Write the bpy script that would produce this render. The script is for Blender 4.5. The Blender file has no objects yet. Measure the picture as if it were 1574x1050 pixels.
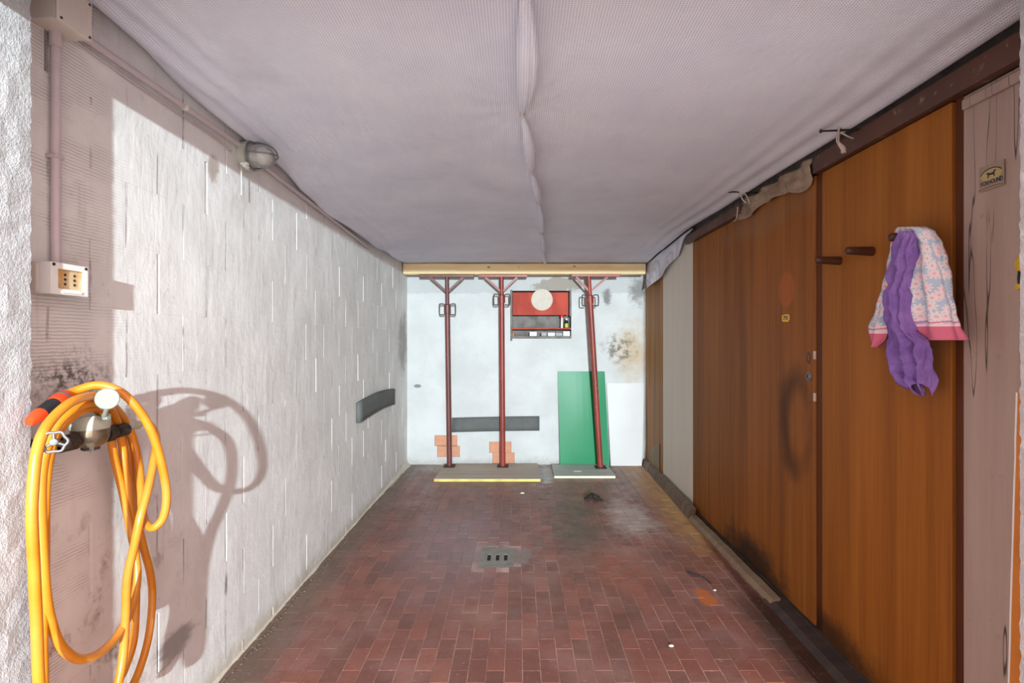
import bpy, bmesh, math, random
from mathutils import Vector, Matrix, noise as mnoise
random.seed(7)
C = bpy.context.scene
COL = C.collection
PI = math.pi

def S(r, g, b):
    f = lambda v: (v/255/12.92) if v/255 <= .04045 else ((v/255+.055)/1.055)**2.4
    return (f(r), f(g), f(b), 1)

# ------------------------------------------------------------------ camera, sky, lamp, exposure
F = 790.0                    # focal length in pixels of the 1574 px wide frame
VX, VY = 797.0, 520.0        # vanishing point of the room's long axis
H = 1.40                     # camera height
cd = bpy.data.cameras.new('camera')
cd.sensor_width = 36; cd.lens = F/1574*36
cd.shift_x = -(VX-787)/1574; cd.shift_y = -(525-VY)/1574
cd.clip_start = .05
cam = bpy.data.objects.new('camera', cd); COL.objects.link(cam)
cam.location = (0, 0, H); cam.rotation_euler = (PI/2, 0, 0)
C.camera = cam

w = bpy.data.worlds.new('sky'); C.world = w; w.use_nodes = True
bg = w.node_tree.nodes['Background']
bg.inputs[0].default_value = (1.0, .75, .70, 1); bg.inputs[1].default_value = 2.05

ld = bpy.data.lights.new('yard_lamp', 'POINT')
ld.energy = 4900; ld.color = (.80, .96, 1.0); ld.shadow_soft_size = .05
lo = bpy.data.objects.new('yard_lamp', ld); COL.objects.link(lo)
lo.location = (.80, -6.0, 2.20)

vs = C.view_settings
vs.view_transform = 'Standard'; vs.look = 'None'; vs.gamma = 1; vs.use_curve_mapping = False
vs.exposure = 0.40

# ------------------------------------------------------------------ room measures
XL, XR, YB = -1.235, 1.407, 5.70     # left wall face, right panel face, back wall face
def lw(px, py, off=0):               # a point off metres in front of the left wall
    x = XL+off; y = x*F/(px-VX); return Vector((x, y, H+(VY-py)*y/F))
def rw(px, py, off=0):
    x = XR-off; y = x*F/(px-VX); return Vector((x, y, H+(VY-py)*y/F))
def at(px, py, y):
    return Vector(((px-VX)*y/F, y, H+(VY-py)*y/F))
def bw(px, py, off=0): return at(px, py, YB-off)

# ------------------------------------------------------------------ node helper
class NB:
    def __init__(s, name):
        s.m = bpy.data.materials.new(name); s.m.use_nodes = True
        s.t = s.m.node_tree; s.b = s.t.nodes['Principled BSDF']
        s._pos = None
    def n(s, typ, **kw):
        o = s.t.nodes.new(typ)
        for k, v in kw.items(): setattr(o, k, v)
        return o
    def link(s, a, b): s.t.links.new(a, b)
    def put(s, sock, v):
        if isinstance(v, bpy.types.NodeSocket): s.link(v, sock)
        elif isinstance(v, (int, float)) and sock.type in ('RGBA',): sock.default_value = (v, v, v, 1)
        else: sock.default_value = v
    def pos(s):
        if s._pos is None: s._pos = s.n('ShaderNodeNewGeometry').outputs['Position']
        return s._pos
    def obj(s): return s.n('ShaderNodeTexCoord').outputs['Object']
    def uv(s): return s.n('ShaderNodeTexCoord').outputs['UV']
    def xyz(s, v=None):
        o = s.n('ShaderNodeSeparateXYZ'); s.link(v or s.pos(), o.inputs[0]); return o.outputs
    def math(s, op, a, b=None, c=None, clamp=False):
        o = s.n('ShaderNodeMath', operation=op); o.use_clamp = clamp
        s.put(o.inputs[0], a)
        if b is not None: s.put(o.inputs[1], b)
        if c is not None: s.put(o.inputs[2], c)
        return o.outputs[0]
    def scl(s, v, k):
        o = s.n('ShaderNodeVectorMath', operation='MULTIPLY'); s.put(o.inputs[0], v or s.pos()); s.put(o.inputs[1], k); return o.outputs[0]
    def noise(s, scale, detail=4, rough=.55, vec=None, dist=0):
        o = s.n('ShaderNodeTexNoise'); s.link(vec or s.pos(), o.inputs['Vector'])
        o.inputs['Scale'].default_value = scale; o.inputs['Detail'].default_value = detail
        o.inputs['Roughness'].default_value = rough; o.inputs['Distortion'].default_value = dist
        return o.outputs[0]
    def ramp(s, f, lo, hi, a=0., b=1.):
        o = s.n('ShaderNodeMapRange', interpolation_type='SMOOTHSTEP'); s.put(o.inputs[0], f)
        for i, v in enumerate((lo, hi, a, b)): s.put(o.inputs[i+1], v)
        return o.outputs[0]
    def cr(s, f, stops):
        o = s.n('ShaderNodeValToRGB'); s.link(f, o.inputs[0]); e = o.color_ramp.elements
        while len(e) < len(stops): e.new(.5)
        for i, (p, c) in enumerate(stops): e[i].position = p; e[i].color = c
        return o.outputs[0]
    def mix(s, f, a, b, mode='MIX'):
        o = s.n('ShaderNodeMix', data_type='RGBA', blend_type=mode)
        s.put(o.inputs[0], f); s.put(o.inputs[6], a); s.put(o.inputs[7], b); return o.outputs[2]
    def ell(s, u, v, cu, cv, ru, rv, soft=.5, wob=None, amp=1.6):      # soft ellipse mask
        du = s.math('DIVIDE', s.math('SUBTRACT', u, cu), ru); dv = s.math('DIVIDE', s.math('SUBTRACT', v, cv), rv)
        d = s.math('SQRT', s.math('ADD', s.math('MULTIPLY', du, du), s.math('MULTIPLY', dv, dv)))
        if wob is not None: d = s.math('ADD', d, s.math('MULTIPLY', s.math('SUBTRACT', wob, .5), amp))
        return s.ramp(d, 1-soft, 1, 1, 0)
    def rect(s, u, v, u0, u1, v0, v1, soft=.01):
        f = lambda t, a, b: s.math('MULTIPLY', s.ramp(t, a-soft, a+soft), s.ramp(t, b-soft, b+soft, 1, 0))
        return s.math('MULTIPLY', f(u, u0, u1), f(v, v0, v1))
    def bump(s, h, strength=.5, dist=.01, normal=None):
        o = s.n('ShaderNodeBump'); o.inputs['Strength'].default_value = strength; o.inputs['Distance'].default_value = dist
        s.link(h, o.inputs['Height'])
        if normal is not None: s.link(normal, o.inputs['Normal'])
        return o.outputs[0]
    def done(s, color, rough=.7, normal=None, metal=0, spec=None, trans=0):
        s.put(s.b.inputs['Base Color'], color); s.put(s.b.inputs['Roughness'], rough); s.b.inputs['Metallic'].default_value = metal
        if normal is not None: s.link(normal, s.b.inputs['Normal'])
        if spec is not None: s.b.inputs['Specular IOR Level'].default_value = spec
        if trans: s.b.inputs['Transmission Weight'].default_value = trans
        return s.m

def plain(name, col, rough=.5, metal=0, var=.25, scale=25, spec=None):
    b = NB(name); f = b.noise(scale, 4, .6, b.obj())
    dark = tuple(c*(1-var) for c in col[:3])+(1,)
    return b.done(b.mix(b.ramp(f, .3, .7), dark, col), rough, None, metal, spec)

# ------------------------------------------------------------------ materials
def m_wall_left():
    b = NB('painted_block'); x, y, z = b.xyz()
    big = b.noise(3, 5, .6); fine = b.noise(28, 5, .6); streak = b.noise(1, 5, .6, b.scl(None, (30, 30, 2.5)))
    col = b.mix(b.ramp(big, .3, .7), S(214, 211, 209), S(230, 228, 226))
    col = b.mix(b.math('MULTIPLY', b.ramp(streak, .58, .75), .35), col, S(176, 170, 166))
    col = b.mix(b.math('MULTIPLY', b.ramp(fine, .64, .74), .35), col, S(165, 158, 154))
    # combed render near the door: grime in its grooves
    comb = b.n('ShaderNodeTexWave', wave_type='BANDS', bands_direction='Z'); b.link(b.pos(), comb.inputs[0])
    comb.inputs['Scale'].default_value = 34; comb.inputs['Distortion'].default_value = 2.0; comb.inputs['Detail'].default_value = 3; comb.inputs['Detail Scale'].default_value = 1.2
    patch = b.ramp(b.noise(4.5, 3, .5, b.scl(None, (1, 1.2, 2))), .46, .6)
    near = b.ramp(y, 1.42, 1.68, 1, .06)
    groove = b.math('MULTIPLY', b.math('MULTIPLY', b.ramp(comb.outputs[1], .62, .95), patch), near)
    col = b.mix(b.math('MULTIPLY', groove, .38), col, S(120, 104, 98))
    # dirt sitting in the upright joints
    cz_ = b.math('FLOOR', b.math('DIVIDE', b.math('SUBTRACT', z, 1.277), .205))
    sh = b.math('MULTIPLY', b.math('MODULO', b.math('ABSOLUTE', cz_), 2), .137)
    wv_ = b.math('MULTIPLY', b.math('SUBTRACT', b.noise(5, 4, .6), .5), .020)
    jy = b.math('FRACT', b.math('ADD', b.math('DIVIDE', b.math('SUBTRACT', b.math('ADD', y, wv_), b.math('ADD', sh, 1.6207)), .274), 20.5))
    jd = b.math('ABSOLUTE', b.math('SUBTRACT', jy, .5))
    jm = b.math('MULTIPLY', b.ramp(jd, .008, .020, 1, 0), b.ramp(b.noise(3.6, 4, .65), .46, .58))
    col = b.mix(b.math('MULTIPLY', jm, .6), col, S(112, 102, 98))
    # mould above the water meter, smears lower down
    wob = b.noise(16, 6, .7)
    mould = b.math('MULTIPLY', b.ell(y, z, 1.42, 1.285, .20, .10, .9, wob), b.ramp(b.noise(38, 5, .7), .42, .6))
    col = b.mix(b.math('MULTIPLY', mould, .85), col, S(46, 40, 38))
    grime = b.ramp(b.noise(7, 6, .7, b.scl(None, (1, 1, .8))), .54, .72)
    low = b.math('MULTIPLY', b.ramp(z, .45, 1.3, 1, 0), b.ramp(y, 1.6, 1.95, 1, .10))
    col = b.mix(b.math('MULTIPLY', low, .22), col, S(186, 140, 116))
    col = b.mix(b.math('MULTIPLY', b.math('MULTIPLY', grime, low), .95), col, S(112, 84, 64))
    sm = b.ell(y, z, 1.84, .30, .14, .07, .6, b.noise(24, 5, .7, b.scl(None, (1, .3, 1.4))))
    col = b.mix(b.math('MULTIPLY', sm, .6), col, S(92, 82, 78))
    sm2 = b.ell(y, z, 2.17, .36, .02, .07, .8, wob)
    col = b.mix(b.math('MULTIPLY', sm2, .8), col, S(80, 78, 80))
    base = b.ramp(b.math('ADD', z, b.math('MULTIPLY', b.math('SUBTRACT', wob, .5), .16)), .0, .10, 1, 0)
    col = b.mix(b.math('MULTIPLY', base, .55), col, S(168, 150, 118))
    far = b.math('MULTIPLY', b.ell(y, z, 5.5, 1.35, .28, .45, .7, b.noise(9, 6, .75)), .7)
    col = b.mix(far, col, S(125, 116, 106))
    # old rust marks near the lamp
    col = b.mix(b.math('MULTIPLY', b.ell(y, z, 2.08, 2.08, .05, .09, .7, wob), .6), col, S(135, 100, 70))
    und = b.noise(1, 5, .55, b.scl(None, (4, 4, 2.2)), .4)
    h = b.math('ADD', b.math('MULTIPLY', und, 2.6), b.math('MULTIPLY', comb.outputs[1], b.math('MULTIPLY', patch, b.math('MULTIPLY', near, .30))))
    h = b.math('ADD', h, b.math('ADD', b.math('MULTIPLY', b.noise(20, 6, .62), .55), b.math('MULTIPLY', streak, .3)))
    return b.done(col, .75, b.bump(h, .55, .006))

def m_wall_back():
    b = NB('painted_plaster'); x, y, z = b.xyz()
    wob = b.noise(7, 6, .7); wf = b.noise(22, 6, .7)
    col = b.mix(b.ramp(b.noise(2.5, 5, .6), .3, .7), S(192, 192, 192), S(206, 206, 206))
    col = b.mix(b.math('MULTIPLY', b.ramp(wf, .66, .76), .4), col, S(170, 168, 166))
    edge = b.math('ADD', z, b.math('MULTIPLY', b.math('SUBTRACT', wob, .5), .10))
    top = b.ramp(edge, 1.89, 1.905)  # shadow of the lintel painted as a greyer band across the wall head
    col = b.mix(b.math('MULTIPLY', top, .7), col, S(176, 177, 180))
    pl = b.ell(x, z, .43, 1.99, .30, .085, .25, wob)
    col = b.mix(pl, col, S(152, 144, 136))
    # damp stains on the right
    d1 = b.ell(x, z, 1.27, 1.25, .30, .46, .9, wob)
    col = b.mix(b.math('MULTIPLY', d1, .75), col, S(186, 160, 124))
    d2 = b.math('MULTIPLY', b.math('MULTIPLY', b.ell(x, z, 1.12, 1.27, .26, .24, .9, wob), b.ramp(b.noise(13, 6, .7), .46, .58)), .85)
    col = b.mix(d2, col, S(96, 88, 80))
    d3 = b.ell(x, z, 1.33, 1.93, .15, .22, .8, wf)
    col = b.mix(b.math('MULTIPLY', d3, .75), col, S(105, 100, 97))
    d4 = b.ell(x, z, .98, 1.86, .06, .13, .7, wf)
    col = b.mix(b.math('MULTIPLY', d4, .8), col, S(100, 98, 98))
    col = b.mix(b.ell(x, z, -1.12, .87, .045, .022, .2), col, S(128, 128, 130))
    low = b.ramp(b.math('ADD', z, b.math('MULTIPLY', b.math('SUBTRACT', wob, .5), .2)), .0, .1, 1, 0)
    col = b.mix(b.math('MULTIPLY', low, .6), col, S(165, 158, 150))
    return b.done(col, .8, b.bump(b.math('ADD', wob, b.math('MULTIPLY', wf, .4)), .5, .01))

def m_stucco():
    b = NB('rough_stucco'); n1 = b.noise(110, 5, .6); n2 = b.noise(280, 3, .6)
    col = b.mix(b.ramp(b.noise(5, 4), .3, .7), S(176, 175, 177), S(190, 190, 192))
    h = b.math('ADD', n1, b.math('MULTIPLY', n2, .5))
    return b.done(col, .85, b.bump(h, .8, .0065))

def m_tile():
    b = NB('clay_tile'); x, y, z = b.xyz()
    c = b.math('FLOOR', b.math('DIVIDE', b.math('SUBTRACT', x, .0928), .076))
    par = b.math('MODULO', b.math('ABSOLUTE', c), 2)
    r = b.math('FLOOR', b.math('ADD', b.math('DIVIDE', b.math('SUBTRACT', y, 2.239), .152), b.math('MULTIPLY', par, .5)))
    cv = b.n('ShaderNodeCombineXYZ'); b.link(c, cv.inputs[0]); b.link(r, cv.inputs[1])
    wn = b.n('ShaderNodeTexWhiteNoise'); b.link(cv.outputs[0], wn.inputs[0]); rnd = wn.outputs[0]
    col = b.cr(rnd, [(0, S(104, 66, 57)), (.35, S(116, 71, 61)), (.7, S(122, 74, 63)), (1, S(134, 80, 66))])
    return floor_dirt(b, col, x, y, .42)

def floor_dirt(b, col, x, y, rough):
    w1 = b.noise(2.6, 6, .65); w2 = b.noise(9, 6, .7); w3 = b.noise(45, 5, .65)
    col = b.mix(b.math('MULTIPLY', b.ramp(w2, .5, .75), .3), col, S(88, 66, 58))
    col = b.mix(b.math('MULTIPLY', b.ramp(w1, .42, .68), .38), col, S(150, 118, 112))
    # oil-darkened lane, pale dust with a mauve haze painted in, rust
    lane = b.ell(x, y, .42, 3.9, .22, 1.1, .7, w1)
    col = b.mix(b.math('MULTIPLY', lane, .6), col, S(92, 82, 74))
    d = b.math('MULTIPLY', b.ell(x, y, -.42, 3.6, .55, 1.1, .9, w1), b.ramp(w2, .3, .65))
    col = b.mix(b.math('MULTIPLY', d, .55), col, S(150, 138, 148))
    d2 = b.math('MULTIPLY', b.ell(x, y, .88, 4.0, .25, .55, .7, w2), .6)
    col = b.mix(d2, col, S(176, 160, 152))
    bk = b.math('MULTIPLY', b.ramp(y, 4.1, 5.2), b.ramp(w2, .25, .6))
    col = b.mix(b.math('MULTIPLY', bk, .4), col, S(150, 124, 116))
    ce = b.ell(x, y, -.80, 5.55, .5, .28, .7, w2); col = b.mix(b.math('MULTIPLY', ce, .8), col, S(150, 144, 138))
    ce2 = b.ell(x, y, .28, 5.3, .10, .55, .6, w2); col = b.mix(b.math('MULTIPLY', ce2, .85), col, S(172, 168, 164))
    dr = b.ell(x, y, -.13, 3.30, .30, .24, .6, w2); col = b.mix(b.math('MULTIPLY', dr, .8), col, S(126, 116, 112))
    ru = b.math('MULTIPLY', b.ramp(x, 1.02, 1.26), b.ramp(y, 3.0, 3.8)); ru = b.math('MULTIPLY', ru, b.ramp(w2, .3, .55))
    col = b.mix(b.math('MULTIPLY', ru, .8), col, S(172, 128, 74))
    orr = b.ell(x, y, 1.01, 2.78, .055, .11, .4, w2); col = b.mix(b.math('MULTIPLY', orr, .85), col, S(176, 96, 44))
    red = b.ell(x, y, .62, 3.2, .30, .45, .8, w1); col = b.mix(b.math('MULTIPLY', red, .5), col, S(150, 84, 62))
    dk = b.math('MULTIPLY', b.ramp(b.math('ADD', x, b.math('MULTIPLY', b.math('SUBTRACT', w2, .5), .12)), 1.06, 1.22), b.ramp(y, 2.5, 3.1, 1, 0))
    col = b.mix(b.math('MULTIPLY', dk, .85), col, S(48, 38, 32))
    lf = b.math('MULTIPLY', b.ramp(b.math('ADD', x, b.math('MULTIPLY', b.math('SUBTRACT', w2, .5), .3)), -1.15, -.98, 1, 0), .65)
    col = b.mix(lf, col, S(102, 90, 78))
    col = b.mix(b.math('MULTIPLY', b.ramp(w3, .58, .72), .45), col, S(170, 140, 132))
    ro = b.ramp(w2, .3, .7, rough-.08, rough+.2)
    return b.done(col, ro, b.bump(b.math('ADD', w3, w2), .35, .003), spec=.5)

def m_grout():
    b = NB('grout'); x, y, z = b.xyz()
    return floor_dirt(b, b.mix(b.ramp(b.noise(5, 6, .7), .35, .62), S(140, 100, 88), S(200, 164, 150)), x, y, .7)

def m_veneer(name, c0, c1, c2, stains=False):
    b = NB(name); x, y, z = b.xyz()
    g1 = b.noise(1, 5, .6, b.scl(None, (1, 9, .35)), .4); g2 = b.noise(1, 4, .6, b.scl(None, (1, 90, 2.2)))
    wob = b.noise(6, 6, .7)
    g = b.math('ADD', b.math('MULTIPLY', g1, .7), b.math('MULTIPLY', g2, .3))
    col = b.cr(g, [(.28, c0), (.5, c1), (.72, c2)])
    col = b.mix(b.math('MULTIPLY', b.ramp(g2, .55, .8), .3), col, c0)
    if stains:
        # a lens-shaped tide mark under the lock, mould at the foot, a pale oval where something was stuck
        o1 = b.ell(y, z, 2.62, .98, .20, .36, .45, b.noise(4, 4, .6), .5); i1 = b.ell(y, z, 2.58, .96, .13, .27, .6)
        ring = b.math('SUBTRACT', o1, i1, clamp=True)
        col = b.mix(b.math('MULTIPLY', ring, .75), col, S(50, 26, 12))
        ov = b.ell(y, z, 2.70, 1.655, .09, .10, .2); col = b.mix(b.math('MULTIPLY', ov, .55), col, S(176, 92, 44))
        ft = b.math('MULTIPLY', b.ell(y, z, 3.1, .06, .55, .20, .8, wob), .9); col = b.mix(ft, col, S(38, 30, 24))
        up = b.ell(y, z, 3.0, 2.08, .8, .12, .9, wob); col = b.mix(b.math('MULTIPLY', up, .4), col, S(140, 110, 84))
    else:
        ft = b.math('MULTIPLY', b.ell(y, z, 2.3, .05, .6, .12, .8, wob), .8); col = b.mix(ft, col, S(40, 30, 22))
    spk = b.ramp(b.noise(60, 3, .5), .74, .8); col = b.mix(b.math('MULTIPLY', spk, .5), col, S(190, 150, 110))
    return b.done(col, .55, b.bump(g2, .15, .002), spec=.18)

def m_board(name, ca, cb, cracks=False):
    b = NB(name); x, y, z = b.xyz()
    g = b.noise(1, 5, .6, b.scl(None, (1, 14, .8))); f = b.noise(40, 4, .6)
    col = b.mix(b.ramp(g, .3, .7), ca, cb)
    col = b.mix(b.math('MULTIPLY', b.ramp(f, .62, .75), .3), col, tuple(c*.5 for c in ca[:3])+(1,))
    h = g
    if cracks:
        v = b.noise(1, 3, .5, b.scl(None, (1, 9, .55)))
        k = b.math('MULTIPLY', b.ramp(b.math('ABSOLUTE', b.math('SUBTRACT', v, .55)), .001, .006, 1, 0), b.ramp(b.noise(2.5, 2), .36, .44))
        col = b.mix(b.math('MULTIPLY', k, .85), col, S(34, 26, 24)); h = b.math('SUBTRACT', g, k)
    return b.done(col, .65, b.bump(h, .4, .004))

def m_net():
    b = NB('knitted_net'); x, y, z = b.xyz()
    wx = b.n('ShaderNodeTexWave', wave_type='BANDS', bands_direction='X'); b.link(b.scl(b.obj(), (1, 1, 0)), wx.inputs[0]); wx.inputs['Scale'].default_value = 36; wx.inputs['Distortion'].default_value = 1.2; wx.inputs['Detail Scale'].default_value = .6
    wy = b.n('ShaderNodeTexWave', wave_type='BANDS', bands_direction='Y'); b.link(b.scl(b.obj(), (1, 1, 0)), wy.inputs[0]); wy.inputs['Scale'].default_value = 42; wy.inputs['Distortion'].default_value = .8
    h = b.math('ADD', wx.outputs[1], b.math('MULTIPLY', wy.outputs[1], .7))
    f = b.noise(3, 5, .6)
    col = b.mix(b.ramp(f, .3, .7), S(224, 225, 240), S(234, 234, 246))
    hole = b.math('MULTIPLY', b.ramp(wx.outputs[1], .5, .05), b.ramp(wy.outputs[1], .6, .1))
    col = b.mix(b.math('MULTIPLY', hole, .55), col, S(120, 112, 128))
    dirt = b.math('MULTIPLY', b.ramp(b.noise(1.6, 6, .65), .52, .75), .25)
    col = b.mix(dirt, col, S(160, 148, 150))
    return b.done(col, .9, b.bump(h, .35, .004), spec=.1)

def m_pine():
    b = NB('fresh_pine'); g = b.noise(1, 4, .6, b.scl(None, (1.2, 10, 40)), .6)
    col = b.cr(g, [(.3, S(244, 208, 148)), (.55, S(252, 226, 172)), (.8, S(254, 236, 196))])
    v = b.n('ShaderNodeTexVoronoi'); b.link(b.scl(None, (2.6, 1, 6)), v.inputs[0]); v.inputs['Scale'].default_value = 1.3
    col = b.mix(b.ramp(v.outputs[0], .035, .08, .9, 0), col, S(120, 76, 36))
    return b.done(col, .5)

def m_rust_paint(name, base, chip, amt=.66, rough=.42, spec=.5):
    b = NB(name); n1 = b.noise(22, 6, .7); n2 = b.noise(6, 5, .6, b.scl(None, (1, 1, .4)))
    col = b.mix(b.ramp(n2, .3, .7), tuple(c*.65 for c in base[:3])+(1,), base)
    col = b.mix(b.ramp(n1, amt, amt+.06), col, chip)
    return b.done(col, rough, b.bump(n1, .2, .003), spec=spec)

def m_hose():
    b = NB('hose_rubber'); f = b.noise(12, 5, .6)
    col = b.mix(b.ramp(f, .35, .7), S(198, 116, 20), S(208, 132, 36))
    col = b.mix(b.math('MULTIPLY', b.ramp(b.noise(5, 3), .45, .65), .5), col, S(206, 138, 66))
    return b.done(col, .3, spec=.5)

def m_towel():
    b = NB('daisy_cotton'); u, v, _ = b.xyz(b.uv())          # uv in metres, v measured upward from the hem
    vo = b.n('ShaderNodeTexVoronoi', voronoi_dimensions='2D'); b.link(b.uv(), vo.inputs['Vector']); vo.inputs['Scale'].default_value = 30; vo.inputs['Randomness'].default_value = .75
    d = b.n('ShaderNodeVectorMath', operation='SUBTRACT'); b.link(b.uv(), d.inputs[0]); b.link(vo.outputs['Position'], d.inputs[1])
    dx, dy, _ = b.xyz(d.outputs[0])
    an = b.math('ARCTAN2', dy, dx)
    pet = b.math('ADD', .010, b.math('MULTIPLY', b.math('ABSOLUTE', b.math('COSINE', b.math('MULTIPLY', an, 4.5))), .010))
    r = b.math('SQRT', b.math('ADD', b.math('MULTIPLY', dx, dx), b.math('MULTIPLY', dy, dy)))
    inside = b.ramp(b.math('SUBTRACT', pet, r), -.001, .0015)
    _, _, cz = b.xyz(vo.outputs['Color'])
    pcol = b.mix(b.ramp(cz, .45, .55), S(224, 216, 218), S(226, 204, 208))
    col = b.mix(inside, S(150, 180, 206), pcol)
    col = b.mix(b.ramp(r, .003, .006, 1, 0), col, S(232, 150, 158))
    pale = b.ramp(b.noise(9, 3), .4, .62); col = b.mix(b.math('MULTIPLY', pale, .3), col, S(232, 226, 228))
    wv = b.math('ADD', v, b.math('MULTIPLY', b.math('SINE', b.math('MULTIPLY', u, 75)), .0025))
    col = b.mix(b.ramp(wv, .052, .054, 1, 0), col, S(238, 208, 216))
    for a_ in (.068, .060):
        ln = b.math('ABSOLUTE', b.math('SUBTRACT', wv, a_)); col = b.mix(b.ramp(ln, .0012, .0025, 1, 0), col, S(236, 214, 222) if a_ > .065 else S(214, 112, 140))
    col = b.mix(b.ramp(v, .045, .047, 1, 0), col, S(208, 112, 136))
    h = b.noise(400, 2, .5, b.uv())
    return b.done(col, .9, b.bump(h, .25, .002), spec=.1)

def m_cloth(name, a_, b_):
    b = NB(name); f = b.noise(9, 5, .6, b.obj())
    return b.done(b.mix(b.ramp(f, .3, .7), a_, b_), .85, b.bump(b.noise(1, 4, .6, b.scl(b.obj(), (40, 40, 14)), 1.0), .8, .012), spec=.15)

M = dict(
    wall_left=m_wall_left(), wall_back=m_wall_back(), stucco=m_stucco(), tile=m_tile(), grout=m_grout(),
    panel1=m_veneer('stained_veneer', S(100, 58, 22), S(142, 86, 34), S(168, 106, 46), True),
    panel2=m_veneer('golden_veneer', S(116, 66, 22), S(148, 90, 32), S(168, 108, 44)),
    strip=m_veneer('edge_veneer', S(120, 78, 40), S(160, 112, 62), S(176, 130, 78)),
    frame=m_veneer('dark_veneer', S(64, 34, 18), S(88, 48, 26), S(110, 62, 34)),
    rail=m_rust_paint('oxblood_wood', S(92, 58, 44), S(134, 108, 90), .60),
    cream=m_board('cream_board', S(220, 213, 200), S(226, 220, 208)),
    mauve=m_board('mauve_board', S(158, 136, 126), S(172, 150, 138), True),
    plank=m_board('grimy_plank', S(92, 74, 60), S(124, 102, 84)),
    plank2=m_board('grey_plank', S(130, 112, 90), S(150, 132, 108)),
    plank3=m_board('black_plank', S(52, 44, 42), S(74, 64, 60)),
    net=m_net(), pine=m_pine(),
    prop_red=m_rust_paint('oxide_red_paint', S(150, 58, 48), S(206, 190, 180)),
    prop_dark=m_rust_paint('brown_red_paint', S(112, 58, 54), S(150, 130, 126)),
    iron=plain('dark_iron', S(70, 68, 70), .5, .5),
    hose=m_hose(), towel=m_towel(), purple=m_cloth('lilac_cotton', S(118, 90, 158), S(146, 114, 184)),
    white=plain('white_plastic', S(226, 224, 220), .4, 0, .06), beige=plain('beige_plastic', S(208, 196, 186), .45, 0, .08),
    pipe=plain('conduit_plastic', S(196, 182, 186), .45, 0, .08), screw=plain('rust_screw', S(60, 50, 46), .5, .4),
    amber=None, orange=plain('orange_plastic', S(232, 70, 26), .35, 0, .1), black=plain('black_rubber', S(30, 32, 36), .5, 0, .2),
    grey=plain('grey_metal', S(128, 128, 130), .45, .6), brass=plain('tarnished_brass', S(140, 128, 108), .45, .7, .5, 40),
    lidgrey=plain('lid_plastic', S(142, 146, 136), .6, 0, .08, 12, .2), meterwhite=plain('meter_casing', S(178, 180, 166), .45, 0, .15), oldiron=plain('greasy_iron', S(72, 62, 54), .6, .4, .5, 60),
    foam=plain('charcoal_foam', S(98, 100, 98), .85, 0, .15, 9), brick=plain('bare_brick', S(206, 146, 118), .85, 0, .12, 20),
    green=None, whiteboard=plain('white_board', S(206, 204, 204), .5, 0, .04, 4),
    redpaint=m_rust_paint('faded_red_paint', S(190, 84, 72), S(204, 124, 110), .72, .8, .1), disc=plain('pale_disc', S(206, 196, 184), .8, 0, .12, 12),
    cement=plain('rough_cement', S(134, 128, 124), .9, 0, .4, 12), concrete=plain('drain_cement', S(138, 134, 128), .85, 0, .25, 18),
    ply=m_board('plank_wood', S(160, 146, 134), S(182, 166, 150)), ply2=m_board('grey_slab', S(166, 164, 160), S(184, 182, 178)),
    yellowedge=plain('edge_yellow', S(228, 210, 116), .6, 0, .3, 6), paleedge=plain('edge_cream', S(232, 224, 198), .6, 0, .15, 6),
    string=plain('twine', S(200, 184, 172), .9, 0, .15), nail=plain('rusty_nail', S(58, 42, 40), .6, .4),
    peg=plain('dark_peg', S(74, 38, 22), .5, 0, .25), rag=m_cloth('dusty_rag', S(134, 112, 96), S(170, 150, 130)),
    dirt=plain('grit', S(128, 112, 92), .95, 0, .5, 30), scrap=plain('dark_scrap', S(44, 36, 34), .8, 0, .3),
    orangewood=plain('orange_varnish', S(206, 126, 48), .5, 0, .15, 8), yellow=plain('yellow_plastic', S(206, 170, 20), .45, 0, .1),
    red=plain('red_plastic', S(214, 30, 56), .4, 0, .05), lime=plain('lime_label', S(186, 200, 70), .5, 0, .1),
    paper=plain('white_card', S(236, 234, 230), .7, 0, .04), greycard=plain('grey_card', S(168, 166, 170), .7, 0, .1),
    navy=plain('navy_ink', S(38, 44, 70), .6, 0, .1), stickerbase=plain('sticker_base', S(150, 132, 112), .5, 0, .1), stickeryellow=plain('sticker_yellow', S(176, 156, 98), .5, 0, .1),
    labelyellow=plain('label_yellow', S(236, 186, 40), .5, 0, .05), rustline=plain('sticker_rust', S(132, 66, 50), .5, 0, .1),
    ground=plain('yard_paving', S(172, 164, 158), .9, 0, .12, 2), roof=plain('slab', S(150, 146, 142), .9, 0, .2, 3), hole=plain('hole_shade', S(20, 18, 16), .9))  # last one: black that paints the shade inside drain and key slots
def _green():
    b = NB('green_laminate'); f = b.noise(3, 3)
    return b.done(b.mix(f, S(8, 118, 74), S(14, 132, 84)), .38, spec=.3)
M['green'] = _green()
def _amber():
    b = NB('yellowed_window'); f = b.noise(30, 4, .6)
    return b.done(b.mix(b.ramp(f, .4, .65), S(206, 184, 148), S(196, 146, 74)), .35)
M['amber'] = _amber()
def _glass():
    b = NB('lamp_glass'); b.b.inputs['IOR'].default_value = 1.35
    return b.done((.86, .86, .84, 1), .18, trans=.75)
M['glass'] = _glass()

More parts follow.
